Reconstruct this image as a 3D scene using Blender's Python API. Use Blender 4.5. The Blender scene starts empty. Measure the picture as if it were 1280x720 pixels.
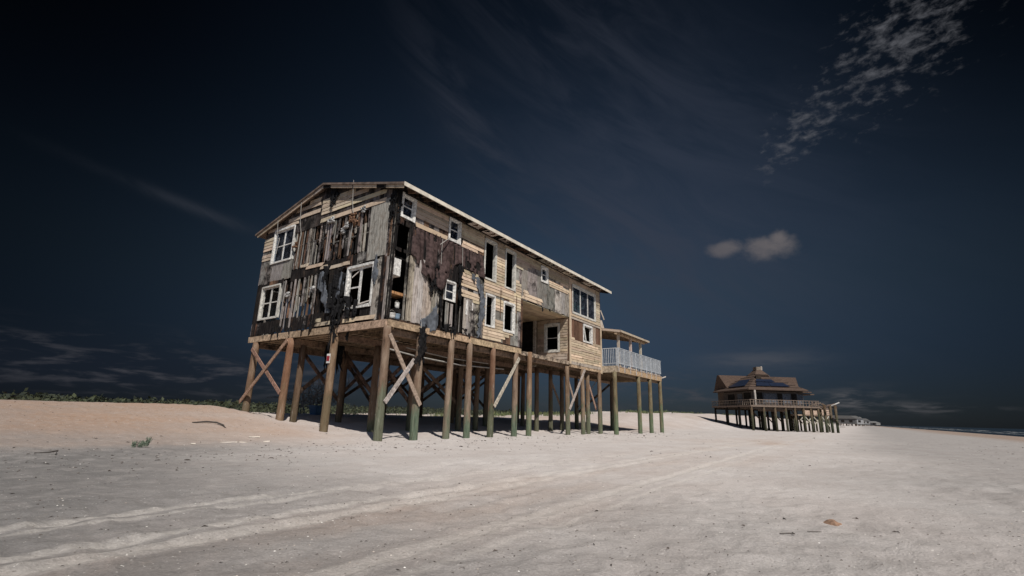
import bpy, math, random
import numpy as np
from mathutils import Vector, Matrix
random.seed(11); RNG=np.random.RandomState(5)
sc=bpy.context.scene; COL=sc.collection
U=random.uniform
R=math.radians
# ------------------------------------------------------------------ frames
HC=1.1; FPX=605.; ROLL=math.atan(.025); TH=R(14.809)
AZ=R(35.0586)
P0=Vector((-5.157,19.952,0)); Lv=Vector((math.sin(AZ),math.cos(AZ),0)); Gv=Vector((-math.cos(AZ),math.sin(AZ),0))
def loc(u,v,z=0.): return P0+Lv*u+Gv*v+Vector((0,0,z))     # beach coordinates: u along the shore, v inland
# ------------------------------------------------------------------ noise
_T=RNG.rand(64,64)
def vnoise(x,y,seed=0):
    x=np.asarray(x,float)+seed*17.3; y=np.asarray(y,float)+seed*9.1
    xi=np.floor(x).astype(int); yi=np.floor(y).astype(int); fx=x-xi; fy=y-yi
    fx=fx*fx*(3-2*fx); fy=fy*fy*(3-2*fy)
    g=lambda a,b:_T[a%64,b%64]
    return (g(xi,yi)*(1-fx)*(1-fy)+g(xi+1,yi)*fx*(1-fy)+g(xi,yi+1)*(1-fx)*fy+g(xi+1,yi+1)*fx*fy)*2-1
def fbm(x,y,o=4,seed=0):
    s=0;a=1.;t=0
    for k in range(o): s=s+a*vnoise(x*2**k,y*2**k,seed+k); t+=a; a*=.5
    return s/t
def sst(a,b,x): t=np.clip((x-a)/(b-a),0,1); return t*t*(3-2*t)
# ------------------------------------------------------------------ materials
class NT:
    def __init__(s,tree): s.t=tree; s.n=tree.nodes; s.l=tree.links; s.n.clear()
    def new(s,ty,**k):
        n=s.n.new(ty)
        for a,b in k.items(): setattr(n,a,b)
        return n
    def put(s,sock,v):
        if v is None: return
        if hasattr(v,'is_linked') or hasattr(v,'links'): s.l.new(v,sock)
        else: sock.default_value=v
    def m(s,op,a,b=None,c=None,clamp=False):
        n=s.new('ShaderNodeMath',operation=op,use_clamp=clamp); s.put(n.inputs[0],a); s.put(n.inputs[1],b)
        if c is not None: s.put(n.inputs[2],c)
        return n.outputs[0]
    def mix(s,f,a,b,bt='MIX'):
        n=s.new('ShaderNodeMix',data_type='RGBA',blend_type=bt); s.put(n.inputs[0],f); s.put(n.inputs[6],a); s.put(n.inputs[7],b); return n.outputs[2]
    def noise(s,vec,scale,detail=4,rough=.55,dist=0.):
        n=s.new('ShaderNodeTexNoise'); s.put(n.inputs['Vector'],vec); n.inputs['Scale'].default_value=scale
        n.inputs['Detail'].default_value=detail; n.inputs['Roughness'].default_value=rough; n.inputs['Distortion'].default_value=dist; return n.outputs['Fac']
    def mapv(s,vec,scale=(1,1,1),rot=(0,0,0),loc=(0,0,0)):
        n=s.new('ShaderNodeMapping'); s.put(n.inputs['Vector'],vec); n.inputs['Scale'].default_value=scale; n.inputs['Rotation'].default_value=rot; n.inputs['Location'].default_value=loc; return n.outputs[0]
    def rng(s,v,a,b,c=0.,d=1.,smooth=True):
        n=s.new('ShaderNodeMapRange',interpolation_type='SMOOTHSTEP' if smooth else 'LINEAR'); s.put(n.inputs[0],v)
        for i,q in enumerate((a,b,c,d)): s.put(n.inputs[i+1],q)
        return n.outputs[0]
def c4(c): return (c[0],c[1],c[2],1)
def newmat(name):
    m=bpy.data.materials.new(name); m.use_nodes=True; return m,NT(m.node_tree)
def finish(t,base,rough=.9,bump=None,bs=.3,dist=.02,**k):
    b=t.new('ShaderNodeBsdfPrincipled'); t.put(b.inputs['Base Color'],base); t.put(b.inputs['Roughness'],rough)
    for a,v in k.items(): t.put(b.inputs[a.replace('_',' ')],v)
    if bump is not None:
        q=t.new('ShaderNodeBump'); q.inputs['Strength'].default_value=bs; q.inputs['Distance'].default_value=dist; t.put(q.inputs['Height'],bump); t.l.new(q.outputs[0],b.inputs['Normal'])
    o=t.new('ShaderNodeOutputMaterial'); t.l.new(b.outputs[0],o.inputs[0]); return b
def m_wood(name,grain=(14,14,1.6),crk=.85,fine=.5):
    """weathered timber: own colour per piece (vertex colour), grain, stains; alpha = how burnt the piece is"""
    m,t=newmat(name); tc=t.new('ShaderNodeTexCoord').outputs['Object']
    at=t.new('ShaderNodeVertexColor',layer_name='Col'); geo=t.new('ShaderNodeNewGeometry')
    g=t.noise(t.mapv(tc,grain),1.,6,.65); s=t.noise(tc,2.6,5,.6); big=t.noise(tc,1.7,9,.72,.5)
    rnd=t.rng(geo.outputs['Random Per Island'],0,1,.74,1.2,False)
    c=t.mix(1.,at.outputs['Color'],t.rng(g,.28,.72,1-fine,1+fine*.7),'MULTIPLY')
    c=t.mix(1.,c,rnd,'MULTIPLY')
    c=t.mix(t.rng(s,.46,.74,0,.5),c,(.13,.085,.055,1))
    ck=t.noise(t.mapv(tc,tuple(q*2.6 if q>3 else q*1.3 for q in grain),(0,0,0),(4,7,1)),1.,5,.8,.8)
    c=t.mix(t.rng(ck,.43,.36,0,crk),c,(.03,.022,.018,1)); c=t.mix(t.rng(ck,.60,.68,0,crk*.5),c,t.mix(1.,at.outputs['Color'],(1.9,1.9,1.95,1),'MULTIPLY'))
    burn=t.rng(t.m('ADD',t.m('ADD',t.m('MULTIPLY',big,.75),t.m('MULTIPLY',ck,.25)),t.m('MULTIPLY',at.outputs['Alpha'],.47)),.62,.80)
    c=t.mix(burn,c,t.mix(t.rng(g,.4,.75),(.006,.005,.005,1),(.035,.030,.028,1)))
    b=finish(t,c,.95,g,.5,.02); b.inputs['Specular IOR Level'].default_value=.15; return m
M={}
M['plank']=m_wood('weathered_planks')
M['lap']=m_wood('painted_lap_siding',(.9,.9,34),.28,fine=.16)
M['timber']=m_wood('rough_timber',(9,9,9),.6)
def m_pile():
    m,t=newmat('pile_timber'); tc=t.new('ShaderNodeTexCoord').outputs['Object']
    at=t.new('ShaderNodeVertexColor',layer_name='Col'); sep=t.new('ShaderNodeSeparateXYZ'); t.l.new(tc,sep.inputs[0])
    g=t.noise(t.mapv(tc,(11,11,1.4)),1.,6,.68); n2=t.noise(t.mapv(tc,(2.2,2.2,.7)),1.,6,.6,.3)
    geo=t.new('ShaderNodeNewGeometry'); n5=t.noise(t.mapv(tc,(7,7,1.1),(0,0,0),(3,1,2)),1.,7,.75,.6)
    c=t.mix(t.rng(n2,.4,.62),(.185,.115,.075,1),(.27,.20,.145,1))
    c=t.mix(t.rng(g,.3,.7,.0,.55),c,(.10,.06,.04,1))
    zz=t.m('ADD',sep.outputs['Z'],t.m('MULTIPLY',t.m('SUBTRACT',n2,.5),7.5))
    gr=t.m('MULTIPLY',t.rng(zz,2.5,.7),at.outputs['Alpha'])
    c=t.mix(gr,c,t.mix(t.rng(g,.35,.65),(.072,.098,.066,1),(.145,.172,.118,1)))
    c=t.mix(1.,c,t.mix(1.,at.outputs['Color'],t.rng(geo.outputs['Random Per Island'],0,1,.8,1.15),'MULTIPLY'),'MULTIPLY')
    c=t.mix(t.rng(n5,.58,.70,0,.55),c,(.42,.37,.31,1)); c=t.mix(t.rng(n5,.44,.32,0,.75),c,(.05,.035,.025,1))
    b=finish(t,c,.95,t.m('ADD',g,n5),.9,.05); b.inputs['Specular IOR Level'].default_value=.2; return m
M['pile']=m_pile()
def m_simple(name,col,rough=.6,var=.15,sc_=6.,bs=.1,**k):
    m,t=newmat(name); tc=t.new('ShaderNodeTexCoord').outputs['Object']; n=t.noise(tc,sc_,6,.6)
    c=t.mix(1.,c4(col),t.rng(n,.3,.7,1-var,1+var),'MULTIPLY'); finish(t,c,rough,n,bs,.01,**k); return m
M['white']=m_simple('weathered_white_paint',(.62,.60,.56),.6,.38,11.)
M['dirtywhite']=m_simple('dirty_white_paint',(.52,.50,.45),.6,.3,7.)
M['railpaint']=m_simple('dull_rail_paint',(.40,.42,.44),.6,.25,7.)
M['cream']=m_simple('cream_fascia_paint',(.66,.60,.50),.55,.18,3.)
M['roof']=m_simple('brown_shingles',(.14,.105,.085),.95,.4,2.5,.4,Specular_IOR_Level=.12)
M['maroon']=m_simple('dark_red_membrane',(.062,.041,.038),.85,.55,5.,.9,Specular_IOR_Level=.12)
M['tar']=m_simple('black_tar_paper',(.011,.0105,.011),.9,.6,8.,.6,Specular_IOR_Level=.12)
M['greytarp']=m_simple('grey_felt',(.10,.108,.122),.8,.4,5.,.4,Specular_IOR_Level=.12)
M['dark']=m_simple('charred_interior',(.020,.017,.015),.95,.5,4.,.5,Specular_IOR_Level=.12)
M['panelblue']=m_simple('solar_cell',(.012,.018,.036),.35,.2,4.)
M['red']=m_simple('red_sign_paint',(.30,.02,.03),.5,.1)
M['bluebin']=m_simple('blue_plastic',(.03,.09,.17),.5,.2)
M['bluepail']=m_simple('pale_blue_pail',(.22,.30,.38),.5,.2)
M['pipe']=m_simple('grey_plastic_pipe',(.32,.30,.27),.6,.2)
M['copper']=m_simple('rusty_insulation',(.22,.12,.07),.95,.5,12.,.8)
M['fluff']=m_simple('white_insulation',(.45,.44,.42),.95,.25,12.,.8)
M['curtain']=m_simple('pale_green_cloth',(.16,.25,.20),.9,.5,5.,.4)
def m_glass():
    m,t=newmat('dusty_glass'); tc=t.new('ShaderNodeTexCoord').outputs['Object']; n=t.noise(tc,3.,5)
    tr=t.new('ShaderNodeBsdfTransparent'); tr.inputs[0].default_value=(.75,.8,.85,1)
    gl=t.new('ShaderNodeBsdfGlossy'); gl.inputs['Roughness'].default_value=.04; gl.inputs[0].default_value=(.8,.85,.95,1)
    df=t.new('ShaderNodeBsdfDiffuse'); df.inputs[0].default_value=(.12,.13,.16,1)
    a=t.new('ShaderNodeMixShader'); a.inputs[0].default_value=.22; t.l.new(tr.outputs[0],a.inputs[1]); t.l.new(gl.outputs[0],a.inputs[2])
    b=t.new('ShaderNodeMixShader'); t.l.new(t.rng(n,.4,.8,.06,.4),b.inputs[0]); t.l.new(a.outputs[0],b.inputs[1]); t.l.new(df.outputs[0],b.inputs[2])
    o=t.new('ShaderNodeOutputMaterial'); t.l.new(b.outputs[0],o.inputs[0]); return m
M['glass']=m_glass()
def m_leaf(name,c1,c2):
    m,t=newmat(name); geo=t.new('ShaderNodeNewGeometry'); tc=t.new('ShaderNodeTexCoord').outputs['Object']
    f=t.m('MULTIPLY',t.m('ADD',geo.outputs['Random Per Island'],t.noise(tc,.12,3)),.5)
    finish(t,t.mix(t.rng(f,.3,.7),c4(c1),c4(c2)),.8); return m
M['scrub']=m_leaf('scrub_leaves',(.010,.015,.007),(.042,.050,.020))
M['oats']=m_leaf('dune_grass_blades',(.06,.09,.03),(.16,.17,.07))
M['weed']=m_leaf('dry_seaweed',(.035,.026,.020),(.10,.075,.055))
M['shell']=m_leaf('shell_white',(.45,.38,.32),(.8,.76,.70))
M['driftdark']=m_simple('dark_driftwood',(.06,.05,.042),.9,.4,10.)
M['twig']=m_simple('grey_driftwood',(.17,.145,.125),.9,.4,10.)
# ------------------------------------------------------------------ mesh builder
class MB:
    def __init__(s): s.v=[];s.f=[];s.c=[]
    def add(s,vs,fs,col=(.5,.5,.5),ch=0.):
        o=len(s.v); s.v+= [tuple(p) for p in vs]; s.f+=[tuple(i+o for i in f) for f in fs]; s.c+=[(col[0],col[1],col[2],ch)]*len(vs)
    def hexa(s,p,col=(.5,.5,.5),ch=0.):   # 8 points: bottom ring, top ring
        s.add(p,[(0,3,2,1),(4,5,6,7),(0,1,5,4),(1,2,6,5),(2,3,7,6),(3,0,4,7)],col,ch)
    def box(s,a,b,col=(.5,.5,.5),ch=0.):
        x0,y0,z0=a;x1,y1,z1=b
        s.hexa([(x0,y0,z0),(x1,y0,z0),(x1,y1,z0),(x0,y1,z0),(x0,y0,z1),(x1,y0,z1),(x1,y1,z1),(x0,y1,z1)],col,ch)
    def bar(s,a,b,w,h,col=(.5,.5,.5),ch=0.,side=None):
        a=Vector(a);b=Vector(b);d=(b-a).normalized(); sd=Vector(side) if side else d.cross(Vector((0,0,1)))
        if sd.length<1e-4: sd=Vector((1,0,0))
        sd=(sd-d*sd.dot(d)).normalized(); up=sd.cross(d).normalized()
        P=[]
        for e in (a,b): P+=[e-sd*w/2-up*h/2,e+sd*w/2-up*h/2,e+sd*w/2+up*h/2,e-sd*w/2+up*h/2]
        s.hexa(P,col,ch)
    def tube(s,pts,rad,n=10,col=(.5,.5,.5),ch=0.,cap=True):
        pts=[Vector(p) for p in pts]; vs=[];fs=[]
        for i,p in enumerate(pts):
            d=(pts[min(i+1,len(pts)-1)]-pts[max(i-1,0)]).normalized()
            a=d.orthogonal() if abs(d.z)<.9 else Vector((1,0,0)); a=(a-d*a.dot(d)).normalized(); b=d.cross(a)
            r=rad[i] if hasattr(rad,'__len__') else rad
            for k in range(n):
                t=2*math.pi*k/n; vs.append(p+(a*math.cos(t)+b*math.sin(t))*r)
        for i in range(len(pts)-1):
            for k in range(n): fs.append((i*n+k,i*n+(k+1)%n,(i+1)*n+(k+1)%n,(i+1)*n+k))
        if cap: fs.append(tuple(range(n-1,-1,-1))); fs.append(tuple((len(pts)-1)*n+k for k in range(n)))
        s.add(vs,fs,col,ch)
    def build(s,name,mat,parent=None,smooth=False):
        me=bpy.data.meshes.new(name); me.from_pydata(s.v,[],s.f)
        ca=me.color_attributes.new('Col','FLOAT_COLOR','POINT'); ca.data.foreach_set('color',[x for c in s.c for x in c])
        me.materials.append(M[mat] if isinstance(mat,str) else mat)
        if smooth: me.polygons.foreach_set('use_smooth',[True]*len(me.polygons))
        o=bpy.data.objects.new(name,me); COL.objects.link(o)
        if parent: o.parent=parent
        return o
def tag(o,label=None,cat=None,group=None,kind=None):
    if label: o['label']=label
    if cat: o['category']=cat
    if group: o['group']=group
    if kind: o['kind']=kind
    return o
def empty(name,p,rz,label,cat,group=None):
    o=bpy.data.objects.new(name,None); COL.objects.link(o); o.location=p; o.rotation_euler=(0,0,rz); o.empty_display_size=.3
    return tag(o,label,cat,group)
# ------------------------------------------------------------------ ground height (numpy) in beach coordinates
def tracks():
    T=[]
    # (u, v) polylines of wheel ruts running along the beach
    for off,w,dep in ((-9.65,.10,.016),(-9.98,.05,.008),(-10.95,.09,.014),(-11.32,.14,.024),(-12.65,.12,.020),(-12.98,.05,.008)):
        T.append((off,w,dep))
    return T
def height(u,v):
    """terrain height from beach coordinates (arrays)"""
    ridge=1.27-.33*sst(-1.5,1.2,u)+ .0*u
    ridge=ridge+1.0*sst(26,60,u)+.55*sst(60,110,u)
    k_=sst(38,62,u); front=sst(-1.5-5.5*k_,13.0-3*k_,v)**1.15
    n=fbm(u*.11,v*.17,4,3)
    z=ridge*front
    z=z+front*n*(.10+.5*sst(30,60,u))
    # small scarp by the left piles
    z=z-.25*sst(13.5,20,v)*(1-sst(25,50,u)) -1.2*sst(19,32,v)*sst(30,60,u)
    # foreshore
    s=-v-15.68
    z=z-1.9*sst(6,62,s)-1.5*sst(60,120,s)
    z=z+.5*sst(150,400,v)*0
    return z
def detail(u,v,d):
    """small relief, fading with the distance d from the camera"""
    near=1-sst(35,120,d)
    z=near*(.022*fbm(u*.9,v*.9,3,7)+.017*fbm(u*3.1,v*3.6,3,9)+.020*np.maximum(0,fbm(u*7.,v*8.,2,12)-.1))
    rough=sst(-.1,.35,fbm(u*.16,v*.22,3,21))+sst(-20,-24,v)+sst(-6,-2,v)*.8
    z=z+near*.06*np.clip(rough,0,1.3)*(-np.abs(fbm(u*2.0,v*2.2,2,31))+.15)
    m=0*u; tr=0*u
    for off,w,dep in tracks():
        w=w*.85; c=off+.22*np.sin(u*.07+off)+.35*np.sin(u*.021+off*.4)+-.0+.02*vnoise(u*.5,0*u,int(-off*3))
        q=(v-c)/w; g=np.exp(-q**4*1.2)
        rim=np.exp(-((np.abs(q)-1.25)/.35)**2)
        a=.55+.45*sst(-.5,.4,fbm(u*.12,0*u+off,2,41))
        z=z+near*a*(-dep*.6*g+dep*.45*rim+.004*g*np.sin(u*38)); tr=np.maximum(tr,a*np.maximum(g,.8*rim))
    return z,tr
def gz(u,v): return float(height(np.array([float(u)]),np.array([float(v)]))[0])
def gpt(x,y):
    p=Vector((x,y,0))-P0; u,v=p.dot(Lv),p.dot(Gv); d=math.hypot(x,y)
    ua,va,da=np.array([u]),np.array([v]),np.array([d]); return float((height(ua,va)+detail(ua,va,da)[0])[0])-CZ
CZ=0.
_cu,_cv=np.array([float((-P0).dot(Lv))]),np.array([float((-P0).dot(Gv))])
def build_ground():
    fine=np.radians(np.arange(-60,60.01,.2)); rest=np.radians(np.arange(62,298,4.))
    th=np.concatenate([fine,rest]); 
    r=np.concatenate([[.05,.6,1.2,1.8],np.geomspace(2.2,40,330),np.geomspace(40.8,300,130),np.geomspace(320,9000,26)])
    TT,RR=np.meshgrid(th,r); X=np.sin(TT)*RR; Y=np.cos(TT)*RR
    dx=X-P0.x; dy=Y-P0.y; u=dx*Lv.x+dy*Lv.y; v=dx*Gv.x+dy*Gv.y
    d,tr=detail(u,v,RR); Z=height(u,v)+d
    n,k=len(r),len(th); vs=np.stack([X,Y,Z],-1).reshape(-1,3)
    i=np.arange(n-1)[:,None]*k; j=np.arange(k)[None,:]; j2=(j+1)%k
    F=np.stack([i+j,i+j2,i+k+j2,i+k+j],-1).reshape(-1,4)[:, ::-1]
    me=bpy.data.meshes.new('beach_sand'); me.vertices.add(len(vs)); me.vertices.foreach_set('co',vs.ravel())
    me.loops.add(F.size); me.loops.foreach_set('vertex_index',F.ravel().astype(np.int32)); me.polygons.add(len(F))
    me.polygons.foreach_set('loop_start',np.arange(0,F.size,4,dtype=np.int32)); me.polygons.foreach_set('loop_total',np.full(len(F),4,dtype=np.int32))
    me.update(calc_edges=True); me.validate()
    # sand colour masks: R = orange dry sand, G = lens vignette painted on near and left sand, plus damp shore, B = churned pale wheel tracks
    s=-v-15.68
    org=sst(-2.5,4.5,v+2.2*fbm(u*.15,v*.3,3,51))*(1-.62*sst(25,45,u))*(.85+.4*fbm(u*.2,v*.35,3,55))*(.75+.25*sst(4,-8,u))
    org=org*(1-.75*sst(-3,3,u)*(1-sst(24,34,u)))
    org=org+.5*np.exp(-((v+11.6+.6*fbm(u*.1,v*.1,2,5))/1.3)**2)*sst(-.25,.3,fbm(u*.22,v*.6,3,61))*(1-sst(14,34,u))
    org=org+.14*np.exp(-((v+9)/4)**2)*sst(-.1,.45,fbm(u*.12,v*.5,3,66))
    org=org+1.0*sst(9,16,s+3*fbm(u*.03,v*.1,2,71))*(1-sst(46,52,s))
    vignette_damp=1-sst(-13.4,-5.6,u+.35*(-v-11)+1.2*fbm(u*.2,v*.3,3,81))
    vignette_damp=np.maximum(vignette_damp,.55*sst(-13.,-18.5,v+1.2*fbm(u*.15,v*.2,3,83))); vignette_damp=np.maximum(vignette_damp,sst(38,52,s))
    vignette_damp=np.maximum(vignette_damp,.42*sst(11,5,RR)+0*u); vignette_damp=vignette_damp*(1-(.85-.5*sst(-4,-14,u))*np.clip(org,0,1)*sst(-4,1,v))
    colr=np.stack([np.clip(org,0,1),np.clip(vignette_damp,0,1),np.clip(tr,0,1),np.ones_like(org)],-1).reshape(-1)
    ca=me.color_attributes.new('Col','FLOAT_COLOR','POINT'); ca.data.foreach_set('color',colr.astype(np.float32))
    me.polygons.foreach_set('use_smooth',[True]*len(F))
    m,t=newmat('beach_sand'); tc=t.new('ShaderNodeTexCoord').outputs['Object']; at=t.new('ShaderNodeVertexColor',layer_name='Col')
    sep=t.new('ShaderNodeSeparateColor'); t.l.new(at.outputs['Color'],sep.inputs[0])
    n1=t.noise(tc,.55,6,.6); n2=t.noise(tc,6.,6,.65); n3=t.noise(tc,45.,4,.7); n4=t.noise(t.mapv(tc,(1.,1.,1.),(0,0,-AZ)),1.7,8,.7,.5)
    c=t.mix(t.rng(n1,.35,.65),(.475,.425,.395,1),(.53,.485,.455,1))
    c=t.mix(t.m('MULTIPLY',sep.outputs[0],t.rng(n2,.2,.7,.6,1.)),c,(.37,.225,.14,1))
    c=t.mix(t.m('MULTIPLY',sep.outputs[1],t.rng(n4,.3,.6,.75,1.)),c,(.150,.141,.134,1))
    c=t.mix(t.m('MULTIPLY',sep.outputs[2],.42),c,(.58,.53,.48,1))
    c=t.mix(t.rng(n4,.60,.74,0,.35),c,(.25,.20,.16,1))
    c=t.mix(1.,c,t.rng(n3,.3,.7,.84,1.14),'MULTIPLY')
    c=t.mix(t.rng(t.noise(tc,22.,3,.5),.66,.74,0,.45),c,(.16,.12,.09,1))
    c=t.mix(t.rng(t.noise(t.mapv(tc,(1,1,1),(0,0,0),(9,4,2)),30.,3,.5),.68,.74,0,.7),c,(.78,.74,.68,1))
    hb=t.m('ADD',t.m('MULTIPLY',n2,.9),t.m('ADD',t.m('MULTIPLY',n3,.35),n4))
    finish(t,c,.95,hb,.75,.045)
    me.materials.append(m); o=bpy.data.objects.new('beach_sand',me); COL.objects.link(o); tag(o,kind='structure'); return o
build_ground()
def cylrand(a): return a
# ------------------------------------------------------------------ sea
def build_sea():
    b=MB(); us=np.concatenate([np.linspace(-300,60,12),np.geomspace(80,9000,60)]); ss=np.concatenate([np.linspace(36,110,75),np.geomspace(114,9000,40)])
    vs=[];fs=[]
    for u in us:
        for s in ss:
            z=-1.12
            if s<110:
                ph=s*.42+.9*vnoise(u*.02,s*.02,5); z+=.22*max(0,math.sin(ph))**3*(0 if s<44 else 1)
            p=loc(u,-s-15.68,z); vs.append(tuple(p))
    k=len(ss)
    for i in range(len(us)-1):
        for j in range(k-1): fs.append((i*k+j,i*k+j+1,(i+1)*k+j+1,(i+1)*k+j))
    b.add(vs,fs)
    m,t=newmat('sea_water'); tc=t.new('ShaderNodeTexCoord').outputs['Object']
    r=t.mapv(tc,(1,1,1),(0,0,-(math.pi/2-AZ)))
    sep=t.new('ShaderNodeSeparateXYZ'); t.l.new(r,sep.inputs[0])
    # across-shore coordinate grows seaward
    s=t.m('MULTIPLY',sep.outputs['Y'],-1.)
    wob=t.noise(t.mapv(r,(.012,.05,1)),1.,4)
    sw=t.m('ADD',s,t.m('MULTIPLY',wob,26.))
    line=t.rng(t.m('SINE',t.m('MULTIPLY',sw,.30)),.45,.95)
    zone=t.rng(s,115,62)
    nf=t.noise(t.mapv(r,(.10,.6,1)),1.,6,.65)
    foam=t.m('MULTIPLY',t.m('MULTIPLY',line,zone),t.rng(nf,.40,.62))
    rip=t.noise(t.mapv(r,(.25,1.2,1)),1.,6,.6)
    c=t.mix(foam,(.014,.022,.030,1),(.42,.43,.43,1))
    finish(t,c,t.m('ADD',t.m('MULTIPLY',foam,.5),.22),rip,.6,.25)
    o=b.build('sea',m,smooth=True); tag(o,kind='structure')
build_sea()
# ------------------------------------------------------------------ facades
def WL(v0=0.):  return lambda a,z,d:(a,v0-d,z)        # faces the sea: a = u
def WG(u0=0.):  return lambda a,z,d:(u0-d,a,z)        # faces down the beach: a = v
def WB(v0):     return lambda a,z,d:(a,v0+d,z)        # back wall
def WE(u0):     return lambda a,z,d:(u0+d,a,z)        # far end wall
def slab(mb,W,pts,d0,d1,col,ch=0.):
    """prism of a polygon pts [(a,z)] between depths d0<d1"""
    n=len(pts); vs=[W(a,z,d0) for a,z in pts]+[W(a,z,d1) for a,z in pts]
    fs=[tuple(range(n)),tuple(range(2*n-1,n-1,-1))]+[(i,(i+1)%n,n+(i+1)%n,n+i) for i in range(n)]
    mb.add(vs,fs,col,ch)
def rect(mb,W,a0,a1,z0,z1,d0,d1,col,ch=0.,j=0.):
    slab(mb,W,[(a0+U(-j,j),z0+U(-j,j)),(a1+U(-j,j),z0+U(-j,j)),(a1+U(-j,j),z1+U(-j,j)),(a0+U(-j,j),z1+U(-j,j))],d0,d1,col,ch)
def vary(c,s=.12):
    k=1+U(-s,s); return tuple(max(.004,x*k*(1+U(-.04,.04))) for x in c)
GREY=(.27,.245,.225); LGREY=(.40,.36,.32); TANW=(.42,.33,.25); BROWN=(.15,.085,.055); CHAR=(.022,.019,.017); SID=(.54,.425,.30); SIDG=(.48,.39,.29); PALE=(.44,.375,.31)
def planks(mb,W,a0,a1,z0,z1,w=(.14,.24),cols=((GREY,1.),),ch=(.1,.5),miss=0.,holes=(),d=-.016,t=.022,rag=.05,gap=.008,top=None,lean=0.):
    a=a0; names=[c for c,_ in cols]; wt=[x for _,x in cols]
    while a<a1-.02:
        ww=min(U(*w),a1-a); b=a+ww
        if random.random()<miss: a=b; continue
        cuts=[x for h in holes for x in (h[0],h[1]) if a+.02<x<b-.02]
        edges=[a]+sorted(cuts)+[b]; col=vary(random.choices(names,wt)[0],.22); cc=U(*ch)
        for e0,e1 in zip(edges[:-1],edges[1:]):
            m_=(e0+e1)/2; zt=z1 if top is None else min(z1,top(m_))
            seg=[(z0+U(-rag,rag),zt+(U(-rag,rag*.3)))]
            for h in holes:
                if h[0]<m_<h[1]:
                    ns=[]
                    for s0,s1 in seg:
                        if h[2]<s1 and h[3]>s0:
                            if h[2]>s0: ns.append((s0,h[2]))
                            if h[3]<s1: ns.append((h[3],s1))
                        else: ns.append((s0,s1))
                    seg=ns
            l=U(-lean,lean); dd=d+U(0,.006)
            for s0,s1 in seg:
                if s1-s0>.05:
                    k=(s1-s0)*l
                    slab(mb,W,[(e0+gap/2,s0+U(-rag,rag)*.5),(e1-gap/2,s0+U(-rag,rag)*.5),(e1-gap/2+k,s1),(e0+gap/2+k,s1)],dd,dd+t,col,cc)
        a=b
def inside(p,poly):
    x,y=p;c=False;n=len(poly);j=n-1
    for i in range(n):
        xi,yi=poly[i];xj,yj=poly[j]
        if (yi>y)!=(yj>y) and x<(xj-xi)*(y-yi)/(yj-yi)+xi: c=not c
        j=i
    return c
def spans(poly,z):
    xs=[];n=len(poly)
    for i in range(n):
        (x0,z0),(x1,z1)=poly[i],poly[(i+1)%n]
        if (z0>z)!=(z1>z): xs.append(x0+(x1-x0)*(z-z0)/(z1-z0))
    xs.sort(); return list(zip(xs[::2],xs[1::2]))
def lap(mb,W,poly,z0,z1,e=.20,col=SID,ch=(0,.3),miss=0.,holes=(),lens=(1.6,3.6),rag=.06,d=.012,loose=.03,skip=()):
    z=z0; k=0
    while z<z1-.03:
        zm=z+e/2
        if k in skip: z+=e;k+=1;continue
        for s0,s1 in spans(poly,zm):
            segs=[(s0,s1)]
            for h in holes:
                if h[2]-.02<zm<h[3]+.02:
                    ns=[]
                    for q0,q1 in segs:
                        if h[0]<q1 and h[1]>q0:
                            if h[0]>q0: ns.append((q0,h[0]))
                            if h[1]<q1: ns.append((h[1],q1))
                        else: ns.append((q0,q1))
                    segs=ns
            for q0,q1 in segs:
                a=q0
                while a<q1-.04:
                    b=min(q1,a+U(*lens)); 
                    if q1-b<.3: b=q1
                    if random.random()>=miss:
                        c=vary(col,.13); cc=U(*ch); ta=U(-loose,loose)*.5; tb=ta+U(-loose,loose)*.5
                        r0=U(0,rag) if a==q0 else .003; r1=U(0,rag) if b==q1 else .003
                        r2=U(0,rag) if a==q0 else .003; r3=U(0,rag) if b==q1 else .003
                        P=[W(a+r0,z+ta-.012,d+.006),W(b-r1,z+tb-.012,d+.006),W(b-r1,z+tb-.012,d+.030),W(a+r0,z+ta-.012,d+.030),
                           W(a+r2,z+e+ta,d-.006),W(b-r3,z+e+tb,d-.006),W(b-r3,z+e+tb,d+.006),W(a+r2,z+e+ta,d+.006)]
                        mb.hexa(P,c,cc)
                    a=b
        z+=e;k+=1
def lapo(*a,**k):
    b=MB(); lap(b,*a,**k)
    if b.v: b.build('siding','lap',H)
def recto(name,mat,*a,**k):
    b=MB(); rect(b,*a,**k); return b.build(name,mat,H)
def boxo(name,mat,*a,**k):
    b=MB(); b.box(*a,**k); return b.build(name,mat,k.get('parent') or H)
def studs(mb,W,a0,a1,z0,z1,step=.41,d=-.12,col=BROWN,ch=(.3,.8),jit=.03,w=.045):
    a=a0
    while a<a1:
        l=U(-.04,.04); slab(mb,W,[(a-w/2,z0),(a+w/2,z0),(a+w/2+l,z1),(a-w/2+l,z1)],d,d+.09,vary(col,.3),U(*ch)); a+=step+U(-jit,jit)
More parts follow.
